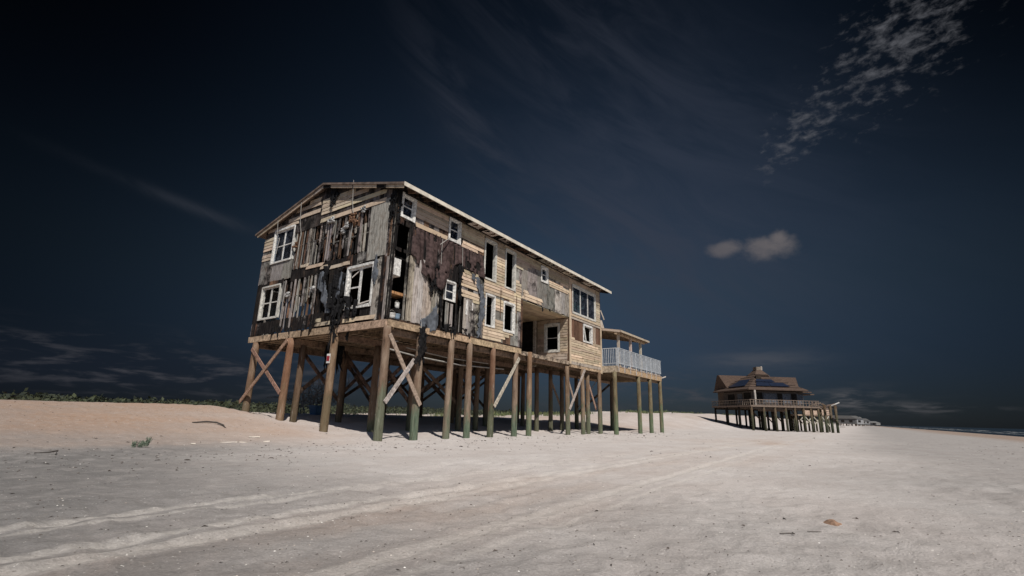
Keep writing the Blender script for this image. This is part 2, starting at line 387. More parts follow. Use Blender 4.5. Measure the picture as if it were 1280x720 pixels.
def laths(mb,W,a0,a1,z0,z1,step=(.13,.26),w=(.05,.13),d=-.035,cols=((GREY,1.),),ch=(.1,.6),top=None,lean=.03,short=.35):
    """ragged narrow uprights with gaps between: torn sheathing over the open frame"""
    a=a0; names=[c for c,_ in cols]; wt=[x for _,x in cols]
    while a<a1-.04:
        ww=U(*w); t0=z1 if top is None else min(z1,top(a)); b0=z0
        r=random.random()
        if r<short: b0=z0+(t0-z0)*U(.2,.6)
        elif r<short*1.6: t0=z0+(t0-z0)*U(.4,.85)
        l=U(-lean,lean)*(t0-b0); dd=d+U(-.02,.03)
        tip=U(.0,.18); slab(mb,W,[(a,b0+tip),(a+ww*U(.3,.8),b0),(a+ww,b0+U(0,.15)),(a+ww+l,t0+U(-.1,.02)),(a+l,t0+U(-.1,.02))],dd,dd+.02,vary(random.choices(names,wt)[0],.25),U(*ch))
        a+=ww+U(*step)*.55
def sheet(W,poly,cell,dfn,holes=None,seed=1,zfn=None):
    """a cloth-like skin over polygon poly in the wall plane, dfn(a,z) = how far it stands off"""
    mb=MB(); a0=min(p[0] for p in poly);a1=max(p[0] for p in poly);z0=min(p[1] for p in poly);z1=max(p[1] for p in poly)
    na=int((a1-a0)/cell)+1; nz=int((z1-z0)/cell)+1; idx={};vs=[];fs=[]
    def vid(i,j):
        if (i,j) not in idx:
            a=a0+i*cell+.35*cell*float(vnoise(i*.9,j*.9,seed)); z=z0+j*cell+.35*cell*float(vnoise(i*.8,j*.8,seed+3)); idx[i,j]=len(vs); vs.append(W(a,z,dfn(a,z)))
        return idx[i,j]
    for i in range(na):
        for j in range(nz):
            a=a0+(i+.5)*cell;z=z0+(j+.5)*cell
            jx=.06*float(vnoise(a*7,z*7,seed+7)); jz=.06*float(vnoise(a*7,z*7,seed+11))
            if not inside((a+jx,z+jz),poly): continue
            if holes and holes(a,z): continue
            fs.append((vid(i,j),vid(i+1,j),vid(i+1,j+1),vid(i,j+1)))
    mb.add(vs,fs); return mb
def thick(o,t=.008):
    md=o.modifiers.new('thickness','SOLIDIFY'); md.thickness=t; return o
def rag(W,a,zt,zb,w,d=.05,seed=0,cell=.045):
    n=6; L=[];Rr=[]
    for i in range(n+1):
        f=i/n; z=zt+(zb-zt)*f; ww=w*(1-.75*f**1.3)*(1+U(-.25,.25)); c=a+U(-.12,.12)*w
        L.append((c-ww/2,z)); Rr.append((c+ww/2,z))
    poly=L+Rr[::-1]
    return sheet(W,poly,cell,lambda x,z:d+.05*float(fbm(x*5+seed,z*2.5,3,seed))+.04*math.sin(x*23+seed),holes=lambda x,z:float(vnoise(x*7,z*4,seed))>.62,seed=seed)
def window(parent,W,a0,a1,z0,z1,cols=1,rows=2,cas=.11,bar=.045,d=.03,sashd=-.03,glass=True,miss=(),mat='white',tilt=0.,lean=0.,rec=.16,nosash=False,nocas=()):
    """casing (part) > sash bars, panes (sub-parts)"""
    def W2(a,z,dd):
        ca,cz=(a0+a1)/2,(z0+z1)/2; x,y=a-ca,z-cz
        return W(ca+x*math.cos(tilt)-y*math.sin(tilt),cz+x*math.sin(tilt)+y*math.cos(tilt),dd+lean*(z-z0))
    f=MB(); C=(.7,.7,.7)
    ia0,ia1,iz0,iz1=a0+cas,a1-cas,z0+cas*.9,z1-cas
    if 'l' not in nocas: rect(f,W2,a0,ia0,z0,z1,.014,d+.02,C)
    if 'r' not in nocas: rect(f,W2,ia1,a1,z0,z1,.014,d+.02,C)
    if 't' not in nocas: rect(f,W2,ia0,ia1,iz1,z1+.02,.014,d+.028,C)
    if 'b' not in nocas: rect(f,W2,ia0,ia1,z0,iz0,.014,d+.035,C)
    # jambs into the wall
    rect(f,W2,ia0,ia0+.02,iz0,iz1,-rec,.014,C); rect(f,W2,ia1-.02,ia1,iz0,iz1,-rec,.014,C); rect(f,W2,ia0+.02,ia1-.02,iz1-.02,iz1,-rec,.012,C); rect(f,W2,ia0+.02,ia1-.02,iz0,iz0+.02,-rec,.012,C)
    fo=f.build('window',mat,parent)
    if nosash: return fo
    s=MB(); g=MB(); gn=0
    ja0,ja1,jz0,jz1=ia0+.022,ia1-.022,iz0+.022,iz1-.022
    cw=(ja1-ja0)/cols; rh=(jz1-jz0)/rows
    for i in range(cols):
        x0=ja0+i*cw; x1=x0+cw
        rect(s,W2,x0,x0+bar,jz0,jz1,sashd-.035,sashd,C); rect(s,W2,x1-bar,x1,jz0,jz1,sashd-.035,sashd,C)
        for j in range(rows+1):
            zz=jz0+j*rh; lo=zz-(bar/2 if 0<j<rows else (0 if j==0 else bar)); 
            if (i,'bar',j) in miss: continue
            rect(s,W2,x0+bar,x1-bar,lo,lo+bar,sashd-.033,sashd-.002,C)
        for j in range(rows):
            if (i,j) in miss or not glass: continue
            rect(g,W2,x0+bar*.6,x1-bar*.6,jz0+j*rh+.01,jz0+(j+1)*rh-.01,sashd-.022,sashd-.016,C); gn+=1
    s.build('sash',mat,fo)
    if gn: g.build('pane','glass',fo)
    return fo
# ------------------------------------------------------------------ the burnt house
H=empty('beach_house',P0,math.pi/2-AZ,'large fire-gutted two-storey house with torn tan siding standing high on wooden piles in the sand','house')
HU=21.1; HV=11.1; VC=5.55
ZF=4.92; ZM=7.82
def zroof(v): return 12.42-.262*abs(v-VC)
WF=WL(0.); GA=WG(0.)
winL=dict(A=(.14,1.05,9.58,10.78),B=(3.32,4.25,9.5,10.78),C=(6.25,7.38,8.24,10.55),D=(8.2,9.3,8.16,10.55),E=(12.16,13.06,9.5,10.58),F=(16.42,20.25,8.2,10.34),G=(3.32,4.08,6.43,7.43),H=(6.5,7.38,5.68,7.47),I=(8.16,9.3,5.64,7.38),K=(17.5,19.6,6.4,7.72))
winG=dict(W1=(8.1,10.12,8.88,10.86),W2=(8.70,10.54,5.76,7.62),W3=(1.18,3.10,5.58,7.62))
HL=list(winL.values()); HG=list(winG.values())
# ---- sheathing of the sea-facing wall
mb=MB()
openA=(.10,.78,8.15,9.25); openB=(.14,.92,5.12,8.0)
mix1=((GREY,2),(LGREY,2),(BROWN,.6)); 
planks(mb,WF,0.0,6.3,9.5,10.86,(.3,.7),((GREY,1),(BROWN,1)),(.2,.6),0,HL,rag=.02)
planks(mb,WF,0.0,1.0,8.0,9.5,(.10,.22),((BROWN,1),(LGREY,1),(CHAR,2)),(.4,.9),.1,[openA],rag=.03)
planks(mb,WF,0.95,6.3,8.0,9.5,(.3,.6),((GREY,1),(BROWN,1)),(.5,.9),.06,HL,rag=.03)
planks(mb,WF,0.92,2.95,4.98,8.0,(.16,.34),((LGREY,2),(PALE,2.4)),(.0,.30),0,HL,rag=.05,d=-.01)
planks(mb,WF,2.95,4.6,7.45,8.05,(.12,.25),((BROWN,1),(GREY,1)),(.3,.9),.2,HL,rag=.08)
planks(mb,WF,2.95,4.5,4.98,6.4,(.08,.2),((BROWN,1),(GREY,1.5),(LGREY,1.5)),(.1,.7),.38,HL,rag=.10,lean=.02)
planks(mb,WF,4.35,6.4,4.98,7.2,(.14,.28),((LGREY,2),(GREY,2),(PALE,1)),(.05,.55),.10,HL,rag=.10)
planks(mb,WF,4.5,6.4,7.2,8.1,(.3,.6),((GREY,1),),(.2,.7),.0,HL,rag=.03)
planks(mb,WF,6.4,9.95,4.98,10.86,(.4,1.2),((GREY,2),(BROWN,.6)),(.1,.5),0,HL,rag=.01,gap=.004)
planks(mb,WF,9.95,16.0,7.86,10.3,(.30,1.15),((GREY,2),(LGREY,1.6)),(.1,.42),.0,HL,rag=.05,gap=.012)
planks(mb,WF,9.95,16.0,10.3,10.86,(.5,1.2),((BROWN,1),(GREY,1)),(.0,.3),.0,HL,rag=.0)
planks(mb,WF,16.0,HU,4.80,10.86,(.25,.7),((BROWN,2),(TANW,1),(GREY,1)),(.0,.35),.0,HL,rag=.0,gap=.006)
# white torn insulation sliver and dark gap low on the wall
mb.build('sea_wall','plank',H)
# ---- lap siding on that wall
mb=MB()
lapo(WF,[(.95,9.92),(6.3,9.90),(6.3,10.86),(.2,10.86)],9.55,10.86,.185,SIDG,(.0,.25),.0,HL,skip=())
lapo(WF,[(1.08,9.50),(6.25,9.56),(6.25,9.95),(1.08,9.95)],9.45,9.93,.21,SID,(0,.1),.12,HL,rag=.2)
lapo(WF,[(4.35,6.95),(6.1,6.7),(6.0,8.2),(4.7,8.3),(4.3,7.8)],6.72,8.2,.175,SID,(0,.25),.03,HL,rag=.12)
lapo(WF,[(6.35,4.98),(7.75,5.0),(7.9,5.05),(9.2,5.62),(9.2,10.86),(6.3,10.86)],5.02,9.7,.168,SID,(0,.22),.05,HL,(1.2,1.9),.05)
lapo(WF,[(9.1,6.9),(9.98,7.1),(9.98,8.75),(9.1,9.1)],6.9,8.9,.168,SID,(0,.2),.04,HL,rag=.1)
lapo(WF,[(6.3,9.7),(9.6,9.6),(11.2,10.15),(16.,10.22),(16.,10.86),(6.3,10.86)],9.7,10.84,.16,SIDG,(0,.22),.02,HL,rag=.05)
lapo(WF,[(13.1,9.40),(16.0,9.5),(16.0,10.25),(13.1,10.2)],9.42,10.2,.155,SID,(0,.2),.04,HL,rag=.15)
lapo(WF,[(10.0,7.95),(12.6,7.9),(12.4,8.25),(10.0,8.5)],7.95,8.4,.18,SID,(0,.3),.12,HL,rag=.4)
lapo(WF,[(16.15,4.90),(HU-.08,4.75),(HU-.08,6.55),(19.6,6.6),(17.5,6.4),(16.15,6.45)],4.86,6.6,.165,SID,(0,.14),.0,HL,(1.5,2.6),.02,loose=.05)
lapo(WF,[(20.25,8.15),(HU-.05,8.1),(HU-.05,10.86),(20.25,10.86)],8.15,10.8,.165,SIDG,(0,.3),.05,HL,rag=.1)
lapo(WF,[(16.15,10.36),(20.3,10.36),(20.3,10.86),(16.15,10.86)],10.36,10.84,.165,SIDG,(0,.25),.03,HL,rag=.1)

# trim boards: corner boards, belt board
recto('corner_board','lap',WF,15.93,16.14,4.62,10.10,.03,.075,SID,.05,.01); recto('corner_board','lap',WF,HU-.16,HU+.02,4.35,8.1,.04,.085,SID,.05,.01)
recto('corner_board','lap',WF,16.15,HU-.18,7.98,8.14,.045,.085,SID,.05); recto('corner_board','lap',WF,16.15,HU-.18,7.80,7.95,.03,.055,PALE,.2)
recto('corner_board','lap',WF,16.15,HU-.2,4.62,4.82,.02,.06,PALE,.3); recto('corner_board','lap',WF,9.9,10.03,4.95,7.85,.034,.075,BROWN,.4,.01)
for a in (7.82,8.05+1.35): recto('corner_board','lap',WF,a,a+.05,6.3,7.95,.045,.06,BROWN,.4,.01)
# ---- gable wall
mb=MB()
tp=lambda v:zroof(v)-.05
planks(mb,GA,.0,11.1,10.35,13,(.2,.5),(((.13,.11,.105),2),((.07,.058,.053),2)),(.3,.65),0,HG,rag=.01,top=tp,gap=.01,d=-.02)
planks(mb,GA,.0,.3,4.98,10.8,(.05,.11),((CHAR,1),(BROWN,1.2),(LGREY,1.4)),(.2,.8),.0,HG,rag=.05)
planks(mb,GA,.26,.62,7.72,10.62,(.10,.2),((LGREY,2),(BROWN,1)),(.3,.6),.0,HG,rag=.1)
planks(mb,GA,.55,1.83,7.78,10.62,(.6,.7),((LGREY,1),),(.02,.22),.0,HG,rag=.06,gap=.005,d=-.005)
planks(mb,GA,10.12,11.1,7.8,10.5,(.4,.6),((GREY,1),),(.1,.5),0,HG,rag=.02)
planks(mb,GA,7.95,11.1,7.85,8.88,(.6,1.25),((GREY,1),),(.1,.45),0,HG,rag=.05,gap=.02)
planks(mb,GA,10.5,11.1,4.98,7.85,(.12,.3),((BROWN,1),(CHAR,1)),(.3,.8),0,HG,rag=.02)
planks(mb,GA,8.5,10.6,7.6,7.9,(.3,.6),((BROWN,1),),(.4,.8),0,HG)
planks(mb,GA,3.1,11.1,4.96,5.66,(.10,.26),((CHAR,2),(BROWN,1),(GREY,.7)),(.4,.9),.12,HG,rag=.08)
planks(mb,GA,3.1,5.3,5.4,7.8,(.3,.7),((GREY,1.4),(CHAR,1)),(.35,.75),.25,HG,rag=.1)
planks(mb,GA,.28,1.2,4.98,7.8,(.10,.24),((GREY,1.4),(LGREY,1),(BROWN,1)),(.1,.7),.06,HG,rag=.1)
planks(mb,GA,1.1,3.2,4.98,5.58,(.12,.3),((GREY,1.4),(CHAR,1)),(.2,.8),.1,HG,rag=.03)
planks(mb,GA,1.2,7.9,7.65,8.25,(.2,.5),((BROWN,1.4),(CHAR,2),(GREY,.6)),(.4,.8),.05,HG,rag=.08)
mb.build('gable_wall','plank',H)
mb=MB()
gc=((GREY,2),(LGREY,2),(BROWN,.7),(PALE,.5))
laths(mb,GA,1.9,8.05,8.25,10.75,(.10,.22),(.06,.15),-.04,gc,(.1,.6),top=lambda v:min(10.8,zroof(v)-.3))
laths(mb,GA,1.9,8.05,8.25,9.6,(.12,.3),(.08,.2),-.07,gc,(.3,.8))
laths(mb,GA,5.2,8.7,5.1,7.75,(.10,.24),(.06,.15),-.04,((GREY,2),(LGREY,2),(BROWN,.6)),(.0,.5),short=.35)
laths(mb,GA,3.6,5.4,5.2,7.8,(.15,.3),(.08,.2),-.02,((GREY,1),(CHAR,1.5)),(.5,.9))
for v0,v1,z in ((2.0,8.0,9.55),(1.9,4.9,9.15),(5.4,8.6,6.75),(5.2,8.6,5.6)):
    slab(mb,GA,[(v0,z),(v1,z+U(-.06,.06)),(v1,z+.05),(v0,z+.06)],-.10,-.03,vary(GREY),.5)
studs(mb,GA,1.9,8.4,7.9,10.75,.42,-.15,BROWN,(.2,.7)); studs(mb,GA,3.2,8.6,5.0,7.8,.42,-.15,BROWN,(.2,.8)); studs(mb,WF,2.9,4.6,5.0,8.0,.36,-.14,BROWN,(.2,.8)); studs(mb,WF,.1,1.,5.0,9.3,.8,-.14,LGREY,(.2,.6))
mb.build('wall_frame','plank',H)
mb=MB()
# gable siding, courses missing as in the fire
lapo(GA,[(.82,10.55),(5.85,10.35),(5.85,12.0),(5.6,12.3),(5.1,12.05),(3.0,11.6),(.82,11.15)],10.45,11.75,.215,SIDG,(0,.22),.0,(),(3,7),.05,skip=(1,3,))
lapo(GA,[(3.2,11.1),(5.85,11.0),(5.9,11.55),(3.6,11.6)],11.08,11.6,.19,SIDG,(0,.3),.0,(),(3,7),.3)
lapo(GA,[(5.95,11.05),(9.4,11.25),(9.2,11.5),(5.95,12.05)],11.12,12.0,.21,SIDG,(0,.22),.0,(),(3,7),.15,skip=(1,))
lapo(GA,[(7.9,10.88),(10.9,10.9),(10.9,11.1),(7.6,11.1)],10.9,11.05,.17,SIDG,(0,.3),.0,(),(3,7),.2)
lapo(GA,[(10.14,9.15),(11.1,9.2),(11.1,10.6),(10.14,10.6)],9.2,10.4,.19,SIDG,(0,.3),.12,(),(3,7),.03,skip=(2,))
lapo(GA,[(4.6,7.85),(7.2,8.25),(7.2,8.45),(4.6,8.1)],7.9,8.4,.17,SIDG,(0,.4),.1,(),(.8,1.6),.2)
lapo(GA,[(2.9,7.75),(4.6,7.8),(4.6,8.0),(2.9,7.95)],7.78,7.95,.17,SIDG,(0,.4),.0,(),(.6,1.6),.2)
lapo(GA,[(.8,4.98),(3.1,4.98),(3.1,5.2),(.8,5.2)],5.0,5.15,.17,SID,(0,.2),.0,(),(.9,1.6),.1)
lapo(GA,[(3.3,5.0),(5.2,5.1),(5.2,5.4),(3.3,5.3)],5.02,5.35,.17,SIDG,(.1,.5),.2,(),(.5,1.),.1)

# rake boards under the roof edge and loose cable
mb=MB(); rw=WG(-.26)
for (v0,v1,col,ch) in ((-.55,.72,SIDG,.25),(1.3,3.05,SIDG,.1),(3.15,5.0,SIDG,.15),(5.55,6.4,PALE,.3),(6.45,9.3,SIDG,.25),(9.35,11.55,SIDG,.3),(.6,1.3,CHAR,.9),(4.9,5.6,CHAR,1.)):
    mb=MB(); slab(mb,rw,[(v0,zroof(v0)-.16),(v1,zroof(v1)-.16),(v1,zroof(v1)+.0),(v0,zroof(v0)+.0)],-.03,.02,vary(col),ch); mb.build('rake_board','lap',H)
mb=MB()
def CB(*a):
    q=MB(); q.tube(*a); q.build('hanging_cable','pipe',H)
for v,zt,zb in ((3.05,12.0,8.2),(7.4,11.9,8.4),(9.5,11.3,9.4)):
    CB([(-.30,v,zt),(-.16,v+.08,zt-1.1),(-.07,v-.02,(zt+zb)/2),(-.10,v+.05,zb)],.016,6,(.3,.25,.2))
CB([(3.4,-.10,9.6),(3.0,-.28,9.35),(2.45,-.34,8.9)],.02,6,(.4,.38,.35)); 
CB([(2.9,-.06,9.4),(2.88,-.05,8.6),(2.92,-.05,7.9)],.014,6,(.3,.25,.2)); CB([(4.4,-.06,9.4),(4.42,-.09,8.5),(4.4,-.05,7.9)],.014,6,(.35,.3,.25))
CB([(1.85,-.06,5.2),(1.88,-.1,4.6),(1.84,-.08,3.9)],.02,6,(.3,.25,.2))
# ---- roof
mb=MB()
for sgn in (1,-1):
    ve=VC-sgn*(VC+.62); zr=zroof(VC)+.0; ze=zroof(ve)
    pts=[(VC,zr),(ve,ze)]
    for k in range(24):
        u0=-.34+k*(21.95+.34)/24; u1=-.34+(k+1)*(21.95+.34)/24-.004
        mb.hexa([(u0,ve,ze),(u1,ve,ze),(u1,VC,zr),(u0,VC,zr),(u0,ve,ze+.10),(u1,ve,ze+.10),(u1,VC,zr+.10),(u0,VC,zr+.10)],(.12,.1,.08))
mb.build('roof','roof',H)
mb=MB()
for k in range(44):   # rafter tails
    u=-.1+k*.5; ve=-.60
    mb=MB(); mb.bar((u,ve,zroof(ve)-.09),(u,1.0,zroof(1.0)-.09),.045,.15,vary(BROWN,.3),U(.2,.8)); mb.build('rafter','timber',H)
mb=MB()
k0=-.32
while k0<21.9:
    k1=min(21.93,k0+U(3.2,4.4)); dz=U(-.012,.012)
    mb.box((k0,-.665,zroof(-.62)-.07+dz),(k1-.006,-.63,zroof(-.62)+.115+dz)); mb.build('fascia','cream',H); mb=MB(); k0=k1
mb=MB()
u=1.4
while u<21.6:   # surviving soffit pieces
    w=U(.5,1.6)
    if random.random()<.55 or 8.6<u<12: boxo('soffit','plank',(u,-.60,zroof(-.62)-.062),(u+w,-.10+U(-.1,.05),zroof(-.62)-.045),vary(PALE,.2),U(.2,.6))
    u+=w+U(.02,.5)
boxo('frieze_board','plank',(.3,-.12,10.72),(21.0,-.02,10.86),vary(BROWN),.6)
# ---- windows
window(H,WF,*winL['A'],1,2,.13,.05,tilt=-.03,mat='white'); window(H,WF,*winL['B'],1,2,.12,.05)
window(H,WF,*winL['C'],1,1,.10,.04,nosash=True,mat='dirtywhite'); window(H,WF,*winL['D'],1,1,.10,.04,nosash=True,mat='dirtywhite')
window(H,WF,*winL['E'],1,2,.12,.05); window(H,WF,*winL['G'],1,2,.055,.045,mat='white')
window(H,WF,*winL['H'],1,1,.085,.04,nosash=True); window(H,WF,*winL['I'],1,2,.10,.045,glass=False,miss=((0,'bar',1),))
wf=window(H,WF,*winL['F'],3,1,.09,.07,mat='dirtywhite',sashd=.0)
wk=window(H,WF,winL['K'][0]+.55,winL['K'][1],winL['K'][2],winL['K'][3],1,1,.12,.04,nosash=True)
mb=MB(); 
rect(mb,WF,17.5,18.05,6.42,7.72,-.02,.01,BROWN,.2); mb.build('broken_shutter','lap',H); mb=MB(); slab(mb,WF,[(18.0,7.7),(18.12,7.7),(18.5,6.45),(18.4,6.4)],.04,.08,(.6,.6,.56),0)
mb.build('broken_shutter','lap',H)
window(H,GA,*winG['W1'],2,2,.085,.05); window(H,GA,*winG['W2'],2,2,.065,.06,glass=False,mat='dirtywhite')
window(H,GA,*winG['W3'],2,2,.10,.07,glass=False,miss=((0,'bar',1),(1,'bar',0),),mat='white')
mb=MB(); mb.bar((.02,2.75,7.1),(.06,2.2,7.42),.03,.05,(.6,.55,.5)); mb.build('broken_stick','lap',H); mb=MB(); mb.bar((.02,1.4,5.85),(.0,2.5,5.72),.04,.05,(.6,.55,.5)); mb.build('broken_stick','lap',H)
# torn pale curtain behind the wide window
o=sheet(WF,[(16.9,8.6),(18.9,8.5),(19.0,10.1),(17.5,10.2),(17.2,9.4)],.10,lambda a,z:-.45+.12*math.sin(a*9),holes=lambda a,z:float(vnoise(a*3,z*2,4))>.25,seed=4).build('curtain','curtain',H); thick(o)
# ---- dark interior: floors, ceiling, partitions, back and end walls
mb=MB()
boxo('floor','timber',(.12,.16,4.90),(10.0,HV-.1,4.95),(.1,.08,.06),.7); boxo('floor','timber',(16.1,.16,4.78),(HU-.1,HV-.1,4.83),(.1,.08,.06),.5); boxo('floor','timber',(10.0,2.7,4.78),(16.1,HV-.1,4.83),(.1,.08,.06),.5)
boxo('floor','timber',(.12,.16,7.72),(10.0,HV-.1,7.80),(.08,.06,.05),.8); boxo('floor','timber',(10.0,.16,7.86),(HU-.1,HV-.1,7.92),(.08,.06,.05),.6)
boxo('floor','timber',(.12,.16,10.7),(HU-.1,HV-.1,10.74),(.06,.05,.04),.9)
mb=MB()
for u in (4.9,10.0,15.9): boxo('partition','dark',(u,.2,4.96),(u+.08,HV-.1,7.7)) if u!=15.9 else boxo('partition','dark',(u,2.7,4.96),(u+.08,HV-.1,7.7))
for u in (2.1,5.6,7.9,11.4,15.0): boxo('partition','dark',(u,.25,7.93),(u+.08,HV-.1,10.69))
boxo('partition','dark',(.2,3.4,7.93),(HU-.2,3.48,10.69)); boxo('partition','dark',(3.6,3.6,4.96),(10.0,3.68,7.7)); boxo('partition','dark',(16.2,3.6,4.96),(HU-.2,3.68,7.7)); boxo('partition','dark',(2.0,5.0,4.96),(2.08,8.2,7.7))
mb=MB(); WBk=WB(HV)
bh=[(1.3,3.6,5.3,7.4),(8,9.5,5.5,7.4),(18,20,8.3,10)]
planks(mb,WBk,0,HU,4.8,10.95,(.3,.8),((GREY,1),(BROWN,1)),(.1,.5),0,bh,rag=.0,gap=0.002)
mb.build('rear_wall','plank',H); mb=MB(); planks(mb,WE(HU),0,HV,4.8,13,(.3,.8),((SIDG,1),),(.1,.3),0,[(3.5,5.2,8.3,10.2)],rag=.0,gap=0.002,top=lambda v:zroof(v)-.05)
mb.build('end_wall','plank',H)
# ---- torn membranes and tar paper
def rag_fold(a,z):
    k=(9.5-z)/2.5
    return .03+.06*k+.11*k*math.sin(a*6.5+1.3*math.sin(z*1.2))+.025*math.sin(a*21+z*2.)+.04*float(fbm(a*3,z*1.6,3,15))+.12*math.exp(-((a-2.5)/.7)**2-((z-7.4)/.5)**2)
poly=[(.98,9.40),(2.2,9.44),(3.3,9.47),(6.26,9.50),(6.33,8.15),(5.9,8.22),(5.3,8.30),(4.7,8.42),(4.35,8.25),(4.2,8.5),(3.9,8.3),(3.72,7.95),(3.45,7.4),(3.15,6.95),(2.85,6.78),(2.5,6.85),(2.1,7.12),(1.85,7.2),(1.5,7.55),(1.1,7.95),(.95,8.2)]
o=sheet(WF,poly,.055,rag_fold,holes=lambda a,z:(float(vnoise(a*4.2,z*4.2,6))>.68 and a>1.9) or (a-5.75)**2/.06+(z-8.75)**2/.05<1 or (a-4.95)**2/.04+(z-8.6)**2/.04<1,seed=6).build('loose_membrane','maroon',H,True); thick(o,.012)
o=sheet(WF,[(5.25,8.25),(5.7,8.15),(6.15,7.75),(6.32,7.2),(6.36,6.2),(6.22,5.2),(5.85,4.95),(5.95,6.2),(5.98,7.0),(5.7,7.65),(5.2,7.95)],.05,lambda a,z:.07+.05*math.sin(a*14+z)+.03*float(fbm(a*4,z*3,3,17)),seed=9).build('tar_paper','greytarp',H,True); thick(o,.012)
o=sheet(WF,[(2.66,6.15),(2.5,5.75),(2.25,5.45),(1.85,5.25),(1.80,4.9),(2.05,4.72),(2.2,4.98),(2.5,4.72),(2.95,5.0),(2.93,5.5)],.035,lambda a,z:.10+.05*math.sin(a*10),seed=12).build('tar_paper','greytarp',H,True); thick(o,.01)
k=0
def tarbits(W,a0,a1,zt,zb,n,w=(.15,.45),d=.06):
    global k
    for i in range(n):
        a=U(a0,a1); z=zt+U(-.35,.1); k+=1
        r=rag(W,a,z,zb+U(-.2,.5),U(*w),d+U(0,.08),k)
        if r.f: thick(r.build('tar_paper','tar',H,True),.01)
tarbits(GA,3.1,4.2,7.3,5.1,5,(.25,.5)); tarbits(GA,4.3,5.2,7.9,6.2,3,(.15,.35)); tarbits(GA,3.2,3.8,5.8,3.9,4,(.2,.4),.08); tarbits(GA,1.9,3.6,6.1,5.1,5,(.3,.6)); tarbits(GA,2.3,2.8,4.9,3.9,2,(.15,.3),-.1); tarbits(GA,4.6,5.2,12.2,11.0,4,(.3,.5),.03); tarbits(GA,.0,.5,11.0,8.9,4,(.10,.22),.03); tarbits(GA,5.2,8.8,5.2,4.6,6,(.1,.25),.05)
tarbits(WF,1.9,3.0,7.3,6.2,4,(.2,.5),.05); tarbits(WF,2.8,3.05,7.4,5.4,2,(.10,.2),.04); tarbits(WF,4.15,4.5,8.5,6.3,3,(.12,.28),.05); tarbits(WF,2.9,5.6,5.3,4.7,9,(.2,.5),.05); tarbits(WF,1.6,2.6,7.9,6.6,3,(.2,.4),.06); tarbits(WF,-.02,.12,10.8,9.2,3,(.08,.16),.02); tarbits(WF,1.75,2.2,4.9,3.3,5,(.1,.24),.14); tarbits(WF,11.9,13.4,7.95,7.7,3,(.1,.3))
for (pl,sd) in (([(5.3,7.6),(4.9,7.7),(4.55,7.0),(4.3,6.2),(4.0,5.6),(4.35,5.5),(4.8,6.3),(5.2,7.0)],31),([(3.5,7.5),(3.3,7.4),(3.25,6.6),(3.5,6.1),(3.75,6.5),(3.7,7.2)],33),([(1.2,7.9),(.95,7.9),(.9,6.9),(1.05,6.4)],35)):
    o=sheet(GA,pl,.045,lambda a,z:.07+.06*math.sin(a*11+z*2)+.03*float(fbm(a*4,z*3,3,sd)),seed=sd).build('tar_paper','greytarp',H,True); thick(o,.012)
# clump hanging below the floor
mb=MB()
for i in range(60):
    p=Vector((2.0+U(-.35,.35),6.2+U(-.35,.35),4.4)); pts=[p]
    for j in range(4): p=p+Vector((U(-.12,.12),U(-.12,.12),-U(.1,.5)*(1 if i%3 else .5))); pts.append(p)
    mb.tube(pts,[.05,.06,.05,.035,.01],5,CHAR)
mb.build('hanging_insulation','tar',H)
# insulation tufts
mb=MB(); mf=MB()
def tuft(mt,c,r,n=14):
    m_=MB()
    for i in range(n):
        q=Vector(c)+Vector((U(-.05,.05),U(-r,r),U(-r,r)))
        m_.tube([q+Vector((0,U(-.05,.05),.07)),q+Vector((-.04,U(-.05,.05),0)),q+Vector((0,U(-.05,.05),-.07))],[.02,.07,.02],6)
    m_.build('insulation_tuft',mt,H,True)
for c in ((-.04,3.7,9.6),(-.04,3.5,9.85),(-.03,2.35,10.4),(-.03,4.7,10.4),(-.03,5.0,10.35),(-.03,7.9,6.9),(-.03,5.7,6.95),(-.03,4.2,6.2)): tuft('fluff',c,.13)
tuft('copper',(-.05,3.1,10.15),.2,30); tuft('copper',(-.03,7.9,9.7),.2,10); tuft('copper',(-.03,2.9,9.9),.12)
# white slivers low on the wall
recto('torn_panel','white',WF,4.92,5.06,6.0,6.75,.0,.03,(.7,.7,.66)); recto('torn_panel','white',WF,5.42,5.48,6.3,6.7,.0,.03,(.7,.7,.66))
# ---- recess (lower floor open between the two blocks)
mb=MB(); SW=WG(15.9)
sh=[(.68,1.95,5.44,7.48)]
planks(mb,SW,.0,2.6,4.7,7.78,(.5,1.),((BROWN,1),(TANW,1)),(.1,.4),0,sh,rag=0); mb.build('side_wall','plank',H)
lapo(SW,[(.05,4.75),(2.5,4.75),(2.5,7.75),(.05,7.75)],4.95,7.75,.185,(.42,.33,.24),(.1,.35),.10,sh,rag=.05,skip=(1,))
lapo(SW,[(.05,4.75),(2.5,4.75),(2.5,5.4),(.05,5.4)],4.75,5.4,.2,(.45,.37,.29),(.1,.4),.1,sh,rag=.1,d=.03); 
window(H,SW,*sh[0],1,2,.15,.05,mat='dirtywhite',glass=False)
mb=MB()
for i in range(27):
    v=.02+i*.185; mb.box((10.02,v,7.80),(15.92,v+.178,7.83+U(0,.004)),vary((.46,.36,.25),.1),.05)
mb.build('recess_ceiling','lap',H)
boxo('recess_post','timber',(15.76,2.62,4.5),(15.95,2.82,7.8),vary(PALE),.1)
boxo('floor_beam','timber',(9.95,-.02,4.55),(16.0,.06,4.78),vary(TANW),.4)
mb=MB()
for i in range(14): mb.box((10.0,.1+i*.18,4.70),(15.9,.27+i*.18,4.74),vary(TANW,.2),.3)
mb.build('recess_floor','timber',H)
boxo('partition','dark',(11.0,5.0,4.78),(15.8,5.08,7.8))
